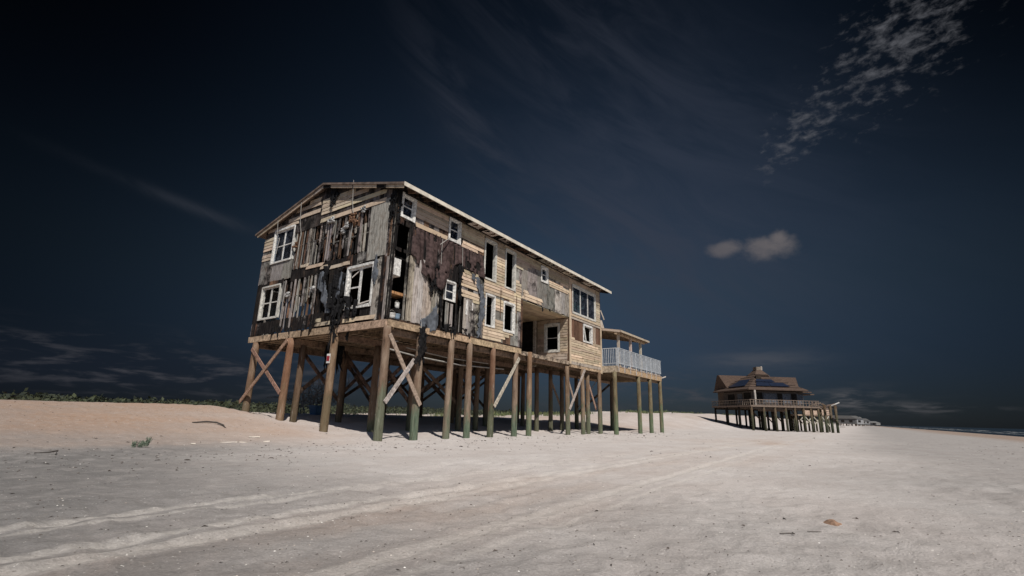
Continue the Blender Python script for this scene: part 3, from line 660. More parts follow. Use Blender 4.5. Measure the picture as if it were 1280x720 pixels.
mb=MB(); mb.box((13.0,4.9,4.8),(13.1,4.98,6.9)); mb.box((13.8,4.9,4.8),(13.9,4.98,6.9)); mb.box((13.1,4.9,6.8),(13.8,4.98,6.9)); mb.box((13.3,4.6,4.8),(13.6,4.7,6.6)); mb.build('door_frame','dirtywhite',H)
# ---- floor structure
BEAM=(.46,.33,.21)
mb=MB()
for u0,u1 in ((0,1.95),(1.96,5.4),(5.41,7.4),(7.41,10.0)): recto('floor_beam','timber',WF,u0,u1,4.60,4.89,-.02,.06,vary(BEAM),.15,.008)
recto('floor_beam','timber',WF,.1,10.0,4.885,4.975,-.03,.035,BROWN,.5)
for v0,v1 in ((.05,3.4),(3.41,6.9),(6.91,11.1)): recto('floor_beam','timber',GA,v0,v1,4.58,4.90,-.02,.06,vary((.40,.30,.20)),.25,.01)
recto('floor_beam','timber',WF,16.0,18.5,4.42,4.62,-.05,.04,vary(BEAM),.3); recto('floor_beam','timber',WF,18.51,21.05,4.42,4.62,-.05,.04,vary(BEAM),.3)
mb=MB()
for v in (.25,3.5,7.0,10.5): boxo('girder','timber',(.1,v-.09,4.30),(21.0,v+.09,4.57),vary((.22,.15,.10),.2),.3)
for i in range(52):
    u=.2+i*.405; boxo('joist','timber',(u,.1,4.58),(u+.045,HV-.05,4.86 if (u<9.8 or u>16.1) else 4.69),vary((.24,.17,.11),.25),.35)
boxo('ceiling_sheet','timber',(.15,3.2,4.62),(6.,HV-.2,4.64),(.35,.27,.19),.1)
mb=MB()
mb.tube([(1.1,.5,4.15),(.9,.45,4.12),(.55,.45,4.08),(.52,.45,3.75),(2.2,.5,3.62),(5.5,.7,3.55),(9.5,.8,3.7)],.035,8); mb.build('drain_pipe','pipe',H,True); mb=MB(); mb.tube([(3.,2.,4.2),(6,2.1,4.05),(9.8,2.2,4.1)],.03,8)
mb.build('drain_pipe','pipe',H,True)
# ---- piles
def pile(u,v,top=4.42,r=.165,green=1.,tint=(1,1,1),lean=None):
    mb=MB(); g=gz(u,v); lu,lv=(U(-.05,.05),U(-.05,.05)) if lean is None else lean
    pts=[];rad=[]
    n=9
    for i in range(n+1):
        f=i/n; pts.append((u+lu*(1-f),v+lv*(1-f),(g-.7)+(top-g+.7)*f)); rad.append(r*(1.06-.13*f)*(1+U(-.02,.02)))
    mb.tube(pts,rad,14,tint,green); o=mb.build('pile','pile',H,True); return o
front=[0,1.98,4.04,5.41,7.38,9.56]
for i,u in enumerate(front): pile(u,.02 if i else -.02,4.60,.175 if i<2 else .16,(.75,1,.8,1,1,1)[i],(1,1,1) if i!=4 else (.85,.72,.66))
pile(10.92,-.05,4.80,.16,1.,(1.15,1.1,1.0))
for v,t in ((3.45,(1,.95,.85)),(6.98,(1.15,.95,.85)),(10.25,(.9,.85,.8))): pile(-.02,v,4.56,.175,.35,t,(.0,.05))
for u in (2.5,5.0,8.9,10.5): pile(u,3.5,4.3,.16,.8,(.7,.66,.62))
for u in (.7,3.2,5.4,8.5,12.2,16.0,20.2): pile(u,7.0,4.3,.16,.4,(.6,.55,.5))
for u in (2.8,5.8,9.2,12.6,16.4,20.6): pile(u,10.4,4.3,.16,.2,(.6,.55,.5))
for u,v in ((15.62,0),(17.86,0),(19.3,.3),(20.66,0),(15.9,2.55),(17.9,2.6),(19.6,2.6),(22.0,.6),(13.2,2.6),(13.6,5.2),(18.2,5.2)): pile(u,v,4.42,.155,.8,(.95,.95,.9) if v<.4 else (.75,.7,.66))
deckp=[(20.66,-1.25),(25.5,-1.25),(28.2,-1.25),(30.85,-1.25),(27.6,2.0),(23.5,3.4),(30.8,3.4)]
for u,v in deckp: pile(u,v,4.45,.165,.8,(.85,1.0,.85) if v<0 else (.7,.7,.66))
# ---- braces
def brace(a,b,col=TANW,ch=.2,w=.19,t=.045,side=(0,1,0)):
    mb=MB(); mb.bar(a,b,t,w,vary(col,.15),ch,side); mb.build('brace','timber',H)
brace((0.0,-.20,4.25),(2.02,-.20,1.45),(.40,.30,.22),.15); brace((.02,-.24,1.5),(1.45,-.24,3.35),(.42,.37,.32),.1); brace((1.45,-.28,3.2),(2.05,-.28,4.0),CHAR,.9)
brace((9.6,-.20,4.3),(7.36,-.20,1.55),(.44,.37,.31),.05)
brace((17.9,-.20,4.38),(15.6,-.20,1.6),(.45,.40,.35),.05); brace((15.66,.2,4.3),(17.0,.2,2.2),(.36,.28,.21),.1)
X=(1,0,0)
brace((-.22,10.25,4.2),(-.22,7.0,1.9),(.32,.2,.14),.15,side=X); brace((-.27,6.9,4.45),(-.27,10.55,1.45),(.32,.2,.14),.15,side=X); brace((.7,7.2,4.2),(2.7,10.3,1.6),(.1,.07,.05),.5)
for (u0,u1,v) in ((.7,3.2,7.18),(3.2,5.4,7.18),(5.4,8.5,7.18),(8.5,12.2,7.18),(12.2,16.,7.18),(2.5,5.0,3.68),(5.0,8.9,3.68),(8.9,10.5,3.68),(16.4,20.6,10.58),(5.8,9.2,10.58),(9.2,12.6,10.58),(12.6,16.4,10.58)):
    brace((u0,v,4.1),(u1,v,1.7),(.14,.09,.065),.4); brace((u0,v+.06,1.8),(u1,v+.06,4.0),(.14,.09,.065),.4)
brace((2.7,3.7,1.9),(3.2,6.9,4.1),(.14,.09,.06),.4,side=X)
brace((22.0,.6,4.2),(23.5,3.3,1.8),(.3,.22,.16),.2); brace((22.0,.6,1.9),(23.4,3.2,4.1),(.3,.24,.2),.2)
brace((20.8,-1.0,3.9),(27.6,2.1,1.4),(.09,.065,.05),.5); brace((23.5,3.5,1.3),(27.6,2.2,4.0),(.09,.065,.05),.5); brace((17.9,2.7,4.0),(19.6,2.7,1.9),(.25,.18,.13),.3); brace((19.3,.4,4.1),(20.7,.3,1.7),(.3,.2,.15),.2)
# sign plate on the third gable pile
mb=MB(); mb.box((-.225,3.36,3.18),(-.205,3.60,3.60)); sg=mb.build('sign_plate','white',H); mb=MB(); mb.box((-.235,3.385,3.28),(-.2255,3.575,3.50)); mb.build('sign_face','red',sg)
# ---- deck with railing and porch roof at the far end
boxo('deck_beam','timber',(21.16,-1.36,4.46),(31.1,-1.31,4.86),vary(BEAM),.1); boxo('deck_beam','timber',(21.14,-1.31,4.46),(21.19,.0,4.95),vary((.46,.36,.27)),.1); boxo('deck_beam','timber',(31.05,-1.31,4.46),(31.1,4.4,4.8),vary(BEAM),.1); boxo('deck_beam','timber',(21.2,4.35,4.46),(31.05,4.4,4.8),vary(BEAM),.1)
mb=MB()
for i in range(36): mb.box((21.2,-1.38+i*.16,4.865),(31.2,-1.235+i*.16,4.90),vary((.42,.34,.26),.15),.1)
for i in range(17): boxo('joist','timber',(21.5+i*.58,-1.3,4.6),(21.55+i*.58,4.34,4.86),vary((.25,.18,.12)),.2)
boxo('girder','timber',(21.2,-1.1,4.28),(31.,-.92,4.46),vary((.3,.22,.15)),.2); boxo('girder','timber',(21.2,3.3,4.28),(31.,3.48,4.46),vary((.3,.22,.15)),.2)
for u in np.arange(21.4,31,.55): boxo('edge_board','lap',(u,-1.385,4.87),(u+.3,-1.365,4.99),vary(SIDG),.2) if random.random()<.6 else None
DK=mb.build('deck','timber',H); mb=MB(); mb.bar((31.1,-1.3,4.75),(31.9,-1.5,4.95),.05,.09,(.5,.45,.4)); mb.build('loose_trim','lap',H)
RL=MB(); zb,zt=5.12,6.26
RL.box((21.2,-1.37,zt),(31.1,-1.29,zt+.05)); 
RAIL=RL.build('railing','railpaint',H)
us=[21.2,22.35,23.55,24.8,26.0,27.2,28.4,29.55,31.1]
for i,(a,b) in enumerate(zip(us[:-1],us[1:])):
    mb=MB(); mb.box((a,-1.375,4.5 if i else 4.5),(a+.075,-1.385+.1,zt-.002)); mb.box((a+.08,-1.35,zb),(b-.005,-1.31,zb+.05)); mb.box((a+.08,-1.35,zt-.09),(b-.005,-1.31,zt-.045))
    x=a+.13
    while x<b-.03: mb.box((x,-1.345,zb+.05),(x+.024,-1.32,zt-.09)); x+=.125
    mb.build('railing_panel','railpaint',RAIL)
def endpanel(x,v0,v1):
    mb=MB(); mb.box((x,v0,zt),(x+.06,v1,zt+.05)); mb.box((x,v0,zb),(x+.05,v1,zb+.05)); y=v0+.12
    mb.box((x,v1-.08,4.9),(x+.07,v1,zt-.002)); mb.box((x-.02,v0,4.5),(x+.08,v0+.09,zt-.002))
    while y<v1-.12: mb.box((x+.01,y,zb+.05),(x+.04,y+.035,zt-.0)); y+=.145
    mb.build('railing_panel','railpaint',RAIL)
endpanel(21.22,-1.27,-.02); endpanel(31.02,-1.27,4.4)
mb=MB(); mb.box((23.,4.32,zt),(31.,4.37,zt+.05)); x=23.
while x<31: mb.box((x,4.32,4.9),(x+.035,4.36,zt)); x+=.145
mb.build('railing_panel','railpaint',RAIL)
mb=MB()
for u in (21.72,24.2,26.45): boxo('porch_post','lap',(u-.09,-1.27,4.9),(u+.09,-1.1,7.42),vary(PALE,.08),.05); boxo('porch_post','lap',(u-.07,3.9,4.9),(u+.07,4.05,8.3),vary(PALE,.08),.05)
mb=MB()
zr_=lambda v:7.56+.17*(v+1.5)
mb.hexa([(21.2,-1.6,zr_(-1.6)),(27.5,-1.6,zr_(-1.6)),(27.5,4.4,zr_(4.4)),(21.2,4.4,zr_(4.4)),(21.2,-1.6,zr_(-1.6)+.07),(27.5,-1.6,zr_(-1.6)+.07),(27.5,4.4,zr_(4.4)+.07),(21.2,4.4,zr_(4.4)+.07)],(.50,.42,.33),.1)
mb.build('porch_roof','timber',H)
for u in np.arange(21.3,27.5,.6): mb=MB(); mb.bar((u,-1.55,zr_(-1.55)-.085),(u,4.3,zr_(4.3)-.085),.045,.15,vary((.35,.26,.18)),.2); mb.build('rafter','timber',H)
boxo('porch_beam','timber',(21.2,-1.30,7.36),(27.3,-1.1,7.50),vary(BEAM),.05); boxo('porch_fascia','lap',(21.2,-1.64,7.48),(27.5,-1.605,7.63),vary(SIDG),.1)
mb=MB(); mb.bar((21.17,-1.6,zr_(-1.6)-.0),(21.17,4.4,zr_(4.4)-.0),.03,.17,vary(SIDG),.1); mb.build('porch_fascia','lap',H)
mb=MB(); pw=WL(2.9); planks(mb,pw,21.2,25.4,4.9,8.2,(.4,.9),((BROWN,1),(GREY,.6)),(.1,.5),0,[(22.5,23.5,4.9,7.0)],rag=0); mb.build('porch_wall','plank',H)
window(H,pw,22.4,23.6,4.92,7.1,1,2,.11,.06,mat='dirtywhite')
mb=MB(); mb.bar((HU+.03,-.03,9.3),(HU+.4,-.15,8.6),.02,.10,PALE); mb.build('loose_trim','lap',H); mb=MB(); mb.bar((HU+.05,.0,8.5),(HU+.25,-.1,7.9),.02,.25,PALE,.2); mb.build('loose_trim','lap',H)
# ---- things lying inside the burnt corner
def put(name,p,label,cat,rz=0,group=None):
    q=loc(*p); e=empty(name,q,math.pi/2-AZ+rz,label,cat,group); return e
e=put('wall_cabinet',(.32,.30,6.88),'white box-shaped cabinet hanging in the open burnt corner of the house','cabinet')
mb=MB(); mb.box((-.24,-.22,.0),(.20,.22,.78)); mb.build('body','white',e); mb=MB(); mb.box((-.22,-.245,.02),(-.02,-.222,.76)); mb.build('door','white',e); mb=MB(); mb.box((0,-.245,.02),(.18,-.222,.76)); mb.build('door','white',e)
mb=MB(); mb.box((.1,.2,6.1),(1.1,.9,6.22),(.42,.22,.10),.1); mb.build('shelf_board','plank',H)
def pail(p,label,mat,r=.15,h=.3):
    e=put('pail',p,label,'pail',group='pails on the burnt floor'); mb=MB(); mb.tube([(0,0,0),(0,0,h*.5),(0,0,h),(0,0,h+.015)],[r*.85,r*.93,r,r*1.06],16); mb.build('bucket',mat,e,True)
    mb=MB(); mb.tube([(r*math.cos(t),-.01,h+.0+r*.9*math.sin(t)) for t in np.linspace(0,math.pi,9)],.008,5); mb.build('handle','pipe',e)
pail((.42,.28,4.98),'round white pail on the floor of the burnt corner nearest the gable','white',.17,.26); pail((.68,.24,4.98),'pale blue pail on the burnt floor beside the white one','bluepail',.14,.26); pail((.72,.34,5.5),'small white pail raised on a crate in the burnt corner','white',.11,.26)
e=put('crate',(.74,.40,4.96),'dark charred crate carrying the small white pail in the burnt corner','crate'); mb=MB()
for z in (0,.18,.36): 
    mb.box((-.2,-.19,z),(.2,-.17,z+.14),CHAR,.6); mb.box((-.2,.17,z),(.2,.19,z+.14),CHAR,.6); mb.box((-.2,-.168,z),(-.18,.168,z+.14),CHAR,.6); mb.box((.18,-.168,z),(.2,.168,z+.14),CHAR,.6)
mb.box((-.2,-.2,.505),(.2,.2,.54),CHAR,.6); mb.build('slats','plank',e)
# ------------------------------------------------------------------ dead bush and blue bin under the house
e=put('dead_bush',(6.2,13.6,gz(6.2,13.6)-.05),'leafless grey bush tangled behind the piles under the house','bush')
mb=MB()
def twig(mb,p,d,l,r,dep):
    pts=[p];q=p
    for i in range(4): d=(d+Vector((U(-.35,.35),U(-.35,.35),U(-.25,.2)))).normalized(); q=q+d*l/4; pts.append(q)
    mb.tube(pts,[r,r*.85,r*.7,r*.55,r*.35],5,(.1,.09,.08),cap=False)
    if dep>0:
        for i in range(3): k_=random.randint(1,4); twig(mb,pts[k_],(d+Vector((U(-1,1),U(-1,1),U(-.4,.7)))).normalized(),l*U(.5,.75),r*.6,dep-1)
for i in range(20): twig(mb,Vector((U(-.8,.8),U(-1.8,1.8),0)),Vector((U(-.7,.7),U(-.9,.9),1)).normalized(),U(1.,1.7),.04,3)
mb.build('branches','twig',e)
e=put('blue_bin',(4.7,10.9,gz(4.7,10.9)),'dark blue plastic bin lying in the shade beneath the house','bin'); mb=MB()
mb.hexa([(-.4,-.3,0),(.4,-.3,0),(.4,.3,0),(-.4,.3,0),(-.5,-.36,.5),(.5,-.36,.5),(.5,.36,.5),(-.5,.36,.5)]); mb.build('body','bluebin',e); mb=MB(); mb.box((-.54,-.4,.503),(.54,.4,.55)); mb.build('lid','bluebin',e)
# ------------------------------------------------------------------ distant house
D0=Vector((38.0,69.5,0))
def far_house():
    az=R(86); Rd=Vector((math.sin(az),math.cos(az),0))    # local x along its long front, local y away to the left-back
    C0=Vector(FH); e=empty('stilt_house',C0,math.pi/2-az,'distant brown hip-roofed house on stilts with dark blue roof panels and a wraparound deck','house')
    e.scale=(.84,.84,.70)
    FZ=3.3
    # local frame: x right-back, y left-back, origin at the near corner of the deck
    BR=(.20,.13,.09); WD=(.19,.145,.115)
    bx0,bx1,by0,by1=.9,9.4,1.0,10.2; zc=6.0
    mb=MB(); 
    mb.box((bx0,by0,FZ),(bx1,by1,zc),(.10,.085,.075),.1); mb.build('wall','plank',e)
    for (x0,x1,z0,z1,mt) in ((1.2,2.6,FZ+.4,5.7,'dark'),(2.9,3.7,FZ+.5,5.6,'greytarp'),(3.9,4.7,FZ+.5,5.6,'greytarp'),(5.0,5.9,FZ+.3,5.6,'dark'),(6.1,7.0,FZ+.5,5.6,'greytarp'),(7.3,8.3,FZ+.4,5.6,'dark'),(8.5,9.2,FZ+.4,5.5,'greytarp')):
        mb=MB(); mb.box((x0,by0-.06,z0),(x1,by0-.01,z1)); w=mb.build('window',mt,e)
        mb=MB(); mb.box((x0-.1,by0-.08,z0-.1),(x0-.002,by0-.01,z1+.1)); mb.box((x1+.002,by0-.08,z0-.1),(x1+.1,by0-.01,z1+.1)); mb.build('frame','greytarp',w)
    for (y0,y1,z0,z1,mt) in ((1.4,3.4,FZ+.1,5.7,'dark'),(4.0,5.4,FZ+.4,5.6,'greytarp'),(6.4,8.6,FZ+.4,5.6,'dark')):
        mb=MB(); mb.box((bx0-.06,y0,z0),(bx0-.01,y1,z1)); mb.build('window',mt,e)
    # skirt hip roof rising to a peak
    def pyr(mb,x0,x1,y0,y1,z,ax,ay,az_,bx,by):
        P=[(x0,y0,z),(x1,y0,z),(x1,y1,z),(x0,y1,z),(ax,ay,az_),(bx,by,az_),(x0,y0,z-.18),(x1,y0,z-.18),(x1,y1,z-.18),(x0,y1,z-.18)]
        mb.add(P,[(0,1,5,4),(1,2,5),(2,3,4,5),(3,0,4),(0,6,7,1),(1,7,8,2),(2,8,9,3),(3,9,6,0),(9,8,7,6)],(.088,.061,.048),.1)
    mb=MB(); pyr(mb,-.3,9.6,-.2,11.6,6.3,4.6,5.2,10.2,5.2,6.0)
    mb.build('roof','plank',e)
    mb=MB()
    for t_ in (.12,.26,.40,.54,.68,.82):
        for (a,b_,c,d_) in (((-.3,-.2,6.3),(9.6,-.2,6.3),(4.6,5.2,10.2),(5.2,5.2,10.2)),((-.3,11.6,6.3),(-.3,-.2,6.3),(4.6,6.0,10.2),(4.6,5.2,10.2))):
            p=Vector(a).lerp(Vector(c),t_); q=Vector(b_).lerp(Vector(d_),t_); mb.bar(p,q,.10,.07,(.06,.043,.035),.1)
    mb.build('shingle_courses','plank',e)
    mb=MB(); mb.box((3.2,3.3,8.3),(4.1,4.2,9.1),(.03,.025,.02),.2); mb.build('roof_vent','plank',e)
    # flared cap and chimney
    mb=MB(); mb.hexa([(3.6,4.2,9.3),(6.2,4.2,9.3),(6.2,7.0,9.3),(3.6,7.0,9.3),(4.5,5.1,10.6),(5.3,5.1,10.6),(5.3,6.1,10.6),(4.5,6.1,10.6)],(.098,.068,.053),.05); mb.build('roof_cap','plank',e)
    mb=MB(); mb.box((4.45,5.0,10.5),(5.35,6.1,11.15),(.22,.18,.14),0); mb.box((5.37,5.2,10.5),(5.6,5.6,11.3),(.5,.45,.4),0); mb.build('chimney','plank',e)
    # cross gable wings behind
    mb=MB(); 
    mb.hexa([(.6,7.6,6.4),(14.2,8.4,6.4),(14.2,13,6.4),(.6,13,6.4),(.3,10.2,9.8),(14.8,10.2,9.8),(14.8,10.8,9.8),(.3,10.8,9.8)],(.080,.054,.042),.1)
    mb.build('rear_roof','plank',e)
    mb=MB(); mb.box((1.2,10.3,FZ),(13.6,12.8,6.4),(.12,.09,.07),.1); mb.build('rear_wall','plank',e)
    mb=MB(); mb.box((9.3,1.5,5.55),(11.7,6.5,5.75),(.12,.085,.065),.1); mb.build('side_roof','plank',e); mb=MB(); mb.box((9.2,1.2,5.95),(11.1,6.0,6.12),(.115,.08,.06),.1); mb.build('side_roof','plank',e)
    # roof panels on the two near slopes
    def onroof(face,s,t,h=.09):
        # face 0: long front slope, 1: left slope ; s along, t up the slope
        if face==0: 
            a=Vector((-.3,-.2,6.3));b=Vector((9.6,-.2,6.3));c=Vector((4.6,5.2,10.2));d=Vector((5.2,5.2,10.2)); n=Vector((0,-.585,.81))
        else:
            a=Vector((-.3,11.6,6.3));b=Vector((-.3,-.2,6.3));c=Vector((4.6,5.2,10.2));d=Vector((4.6,5.2,10.2)); n=Vector((-.62,0,.78))
        return (a.lerp(b,s)).lerp(c.lerp(d,s),t)+n*h
    for face,s0,s1,t0,t1 in ((0,.12,.40,.14,.34),(0,.41,.78,.14,.34),(0,.10,.33,.37,.52),(0,.34,.60,.37,.52),(1,.32,.60,.16,.52),(1,.61,.86,.16,.52)):
        mb=MB(); P=[onroof(face,s,t) for s,t in ((s0,t0),(s1,t0),(s1,t1),(s0,t1))]; Q=[onroof(face,s,t,.15) for s,t in ((s0,t0),(s1,t0),(s1,t1),(s0,t1))]
        mb.hexa(P+Q); mb.build('solar_panel','panelblue',e)
    # deck
    mb=MB(); mb.box((-.8,-1.2,2.95),(10.4,1.0,3.25),WD,.1); mb.box((-.8,1.0,2.95),(.9,11.4,3.25),(.2,.15,.12),.2); mb.box((.9,1.,2.95),(10.3,13,3.2),(.15,.1,.08),.2); mb.build('deck','timber',e)
    mb=MB()
    mb.box((-.8,-1.2,4.2),(10.4,-1.1,4.3),WD); mb.box((-.8,-1.2,3.75),(10.4,-1.13,3.82),WD); mb.box((-.8,-1.,4.2),(-.7,11.4,4.3),(.2,.16,.13)); mb.box((-.8,-1.,3.7),(-.74,11.4,3.76),(.2,.16,.13))
    for i in range(23): mb.box((-.8+i*.5,-1.19,3.25),(-.72+i*.5,-1.11,4.2),vary(WD,.2))
    for i in range(24): mb.box((-.79,-1+i*.53,3.25),(-.72,-.93+i*.53,4.2),(.2,.16,.13))
    mb.build('railing','timber',e)
    mb=MB(); mb.box((.6,-.2,3.25),(.85,.05,6.1),(.42,.38,.34)); mb.build('porch_post','timber',e)
    random.seed(77)
    for x in (-.6,1.4,3.2,4.9,6.4,7.8,9.0,10.2):
        for y in (-1.0,2.6,6.4,10.6):
            b=-3.
            mb=MB(); mb.tube([(x,y,b),(x,y,3.0)],.17,8,(.42,.42,.37) if y<0 else (.2,.19,.18),.7); mb.build('pile','pile',e,True)
    mb=MB(); mb.box((1.5,.6,2.2),(6.,.8,3.)); mb.build('skirt_board','roof',e)
    for y in (-.9,2.5,6.3,10.5): mb=MB(); mb.box((-.7,y,2.55),(10.2,y+.2,2.94),(.09,.07,.055),.2); mb.build('girder','timber',e)
    mb=MB()
    for k_ in range(9): mb.box((10.6+k_*.32,-2.0,2.7-k_*.38),(10.9+k_*.32,-1.3,2.78-k_*.38),(.16,.12,.10),.1)
    mb.build('stairs','timber',e)
    for k_ in range(5):
        mb=MB(); mb.bar((1.4+k_*1.7,2.7,2.6),(3.1+k_*1.7,2.7,.2),.06,.18,(.07,.05,.04)); mb.build('brace','timber',e)
    # broken seaward deck with scattered timbers, and lower deck beyond
    mb=MB(); mb.box((10.4,-1.2,2.9),(12.6,2.5,3.1),WD,.2)
    for i in range(26): a=Vector((U(10.3,12.8),U(-1.3,2.),U(3.1,3.9))); mb.bar(a,a+Vector((U(-1.,1.),U(-.8,.8),U(-.3,.5))),.08,.14,vary(WD,.3),.2)
    mb.bar((11.9,-1.,3.3),(13.4,-1.6,4.1),.1,.18,(.6,.58,.54)); mb.build('broken_deck','timber',e)
    for x,y in ((10.9,-1.4),(11.9,-1.3),(12.6,-1.5),(12.5,1.8),(11.2,2.0)):
        mb=MB(); mb.tube([(x,y,-3),(x+.1,y,3.6)],.19,8,(.45,.47,.42),.8); mb.build('pile','pile',e,True)
    mb=MB(); mb.box((10.6,6.,1.7),(17.2,9.5,1.9),(.45,.34,.25)); mb.box((12.4,5.9,1.9),(17.2,6.0,3.0),(.52,.38,.29)); mb.box((17.1,6,1.9),(17.2,9.5,3.0),(.5,.37,.28)); mb.build('lower_deck','timber',e)
    for x in (10.9,12.6,14.1,15.6,17.0):
        for y in (6.2,9.3): mb=MB(); mb.tube([(x,y,-3),(x,y,2.)],.15,8,(.5,.5,.45),.7); mb.build('pile','pile',e,True)
    for x0,x1 in ((10.9,12.6),(12.6,14.1),(14.1,15.6),(15.6,17.)):
        mb=MB(); mb.bar((x0,6.,-.4),(x1,6.,1.7),.06,.16,(.45,.42,.34)); mb.build('brace','timber',e); mb=MB(); mb.bar((x0,5.92,1.7),(x1,5.92,-.4),.06,.16,(.45,.42,.34)); mb.build('brace','timber',e)
    return e
FH=(31.9,65.4,.97)
far_house()
# small houses down the shore
def cottage(az,dist,w,h,label,cat='house',col=(.35,.33,.31),roof=(.2,.17,.15)):
    a=R(az); p=Vector((math.sin(a)*dist,math.cos(a)*dist,-.5)); e=empty('shore_house',p,-a+U(-.4,.4),label,cat,'houses far down the shore')
    mb=MB(); mb.box((-w/2,-w/3,2.),(w/2,w/3,h*.72),col); 
    mb.build('wall','lap',e)
    mb=MB(); mb.hexa([(-w/2-.5,-w/3-.5,h*.72),(w/2+.5,-w/3-.5,h*.72),(w/2+.5,w/3+.5,h*.72),(-w/2-.5,w/3+.5,h*.72),(-w*.3,-.1,h),(w*.3,-.1,h),(w*.3,.1,h),(-w*.3,.1,h)],roof); mb.build('roof','lap',e)
    for i in range(3): x=-w*.33+i*w*.3; mb=MB(); mb.box((x,-w/3-.08,h*.4),(x+w*.12,-w/3-.01,h*.6)); mb.build('window','dark',e)
    mb=MB()
    for i in range(4):
        for j in (-1,1): x=-w*.45+i*w*.3; mb=MB(); mb.box((x,j*w*.28-.2,-2),(x+.4,j*w*.28+.2,2.)); mb.build('stilt','roof',e)
cottage(33.75,430,16,7.6,'low dark house far down the shore just right of the stilt house',col=(.10,.10,.10),roof=(.07,.07,.07))
cottage(34.35,470,14,8.2,'tallest pale house in the far row with a grey roof',col=(.32,.32,.32),roof=(.10,.10,.10))
cottage(34.85,600,11,9.,'bright white house in the middle of the far row',col=(.34,.34,.33),roof=(.16,.16,.16))
cottage(35.3,640,11,8.,'small grey house between the bright white one and the pale low one',col=(.25,.25,.25),roof=(.1,.1,.1))
cottage(35.9,760,16,6.,'long low pale house farthest right in the far row before the sea',col=(.26,.26,.25),roof=(.18,.18,.18))
cottage(33.2,520,20,9.,'wide dark house half hidden behind the end of the broken stilt deck',col=(.09,.09,.09),roof=(.06,.06,.06))
# ------------------------------------------------------------------ vegetation
def scrub():
    N=6500; Vv=[];F=[]
    rs=np.random.RandomState(3)
    vs=[];k=0
    for i in range(N):
        v=rs.choice([rs.uniform(34,48),rs.uniform(40,110),rs.uniform(60,220)]); u=rs.uniform(-110,330) if v<120 else rs.uniform(-250,700)
        if u>26 and v<46: continue
        hh=(.50+.42*rs.rand()+.5*max(0,float(fbm(u*.06,v*.06,3,90))))*(1+ (v-35)/75.)
        g=gz(u,v)
        n=34
        for j in range(n):
            a=rs.rand()*6.283; q=rs.rand()**.6; x=math.cos(a)*q*hh*1.5; y=math.sin(a)*q*hh*1.5; z=hh*(1-q*q*.7)*(.25+.8*rs.rand())
            s=hh*rs.uniform(.12,.30); c=loc(u+x,v+y,g+z)
            d1=rs.normal(size=3); d1/=np.linalg.norm(d1); d2=np.cross(d1,rs.normal(size=3)); d2/=np.linalg.norm(d2)
            c=np.array(c); vs+=[c-d1*s,c+d2*s*.5,c+d1*s,c-d2*s*.5]
    vs=np.array(vs); nf=len(vs)//4
    me=bpy.data.meshes.new('dune_scrub'); me.from_pydata(vs.tolist(),[],np.arange(nf*4).reshape(-1,4).tolist()); me.materials.append(M['scrub'])
    o=bpy.data.objects.new('dune_scrub',me); COL.objects.link(o); tag(o,'dark green line of low scrub growing behind the dunes','scrub',kind='stuff')
scrub()
def oats():
    vs=[];rs=np.random.RandomState(8)
    for i in range(900):
        u=rs.uniform(28,200); v=rs.uniform(13,30); 
        if float(vnoise(u*.12,v*.3,61))<.05: continue
        g=gz(u,v)
        for j in range(14):
            b=np.array(loc(u+rs.uniform(-.5,.5),v+rs.uniform(-.5,.5),g-.03)); h=rs.uniform(.25,.6); l=rs.uniform(-.2,.2,2); s=rs.uniform(.015,.035)
            a=rs.rand()*3.14; w=np.array([math.cos(a)*s,math.sin(a)*s,0]); t=b+np.array([l[0],l[1],h]); m_=b+np.array([l[0]*.3,l[1]*.3,h*.6])
            vs+=[b-w,b+w,m_+w,m_-w, m_-w,m_+w,t+w*.2,t-w*.2]
    me=bpy.data.meshes.new('dune_grass'); nf=len(vs)//4; me.from_pydata([tuple(x) for x in vs],[],np.arange(nf*4).reshape(-1,4).tolist()); me.materials.append(M['oats'])
    o=bpy.data.objects.new('dune_grass',me); COL.objects.link(o); tag(o,'green tufts of dune grass along the top of the pale dune','grass',kind='stuff')
oats()
# ------------------------------------------------------------------ litter on the sand
def litter():
    w=MB(); s=MB(); st=random.getstate(); random.seed(21)
    for i in range(11000):
        r=math.exp(U(math.log(3.5),math.log(45))); a=R(U(-52,52)); x=math.sin(a)*r;y=math.cos(a)*r
        p=Vector((x,y,0))-P0; u,v=p.dot(Lv),p.dot(Gv)
        dens=.10+.9*math.exp(-((v+2.2)/2.2)**2)+.5*(v>2)*(u<2)+.55*max(0,float(fbm(u*.22,v*.3,2,13)))+.35*(v<-19)
        if random.random()>dens*.8: continue
        z=gpt(x,y)
        if v<-19 or random.random()<.82:
            l=U(.005,.013)*(.7+r*.075)*(2.2 if random.random()<.05 else 1); l*=(1.6 if v>-5.5 and v<1.5 else 1); aa=U(0,3.14); d=Vector((math.cos(aa),math.sin(aa),0)); n=Vector((-d.y,d.x,0)); c=Vector((x,y,z+.004)); h=l*U(.12,.35)
            w.tube([c-d*l+n*U(-.5,.5)*l,c-d*l*.3+Vector((0,0,h))+n*U(-.5,.5)*l,c+d*l*.4+Vector((0,0,h*.8)),c+d*l+n*U(-.6,.6)*l],[l*.05,l*U(.08,.3),l*U(.06,.25),l*.04],5)
        else:
            l=U(.004,.009)*(1+r*.06); c=Vector((x,y,z)); P=[]
            for k_ in range(6): t=k_*1.047; P.append(c+Vector((math.cos(t)*l,math.sin(t)*l*U(.6,.9),U(0,.3)*l)))
            P.append(c+Vector((0,0,l*.7))); s.add(P,[(k_,(k_+1)%6,6) for k_ in range(6)])
    tag(w.build('seaweed_litter','weed'),'dark scraps of dried weed and twigs scattered over the sand','seaweed',kind='stuff')
    tag(s.build('shell_fragments','shell'),'small white shell fragments scattered over the sand','shells',kind='stuff'); random.setstate(st)
litter()
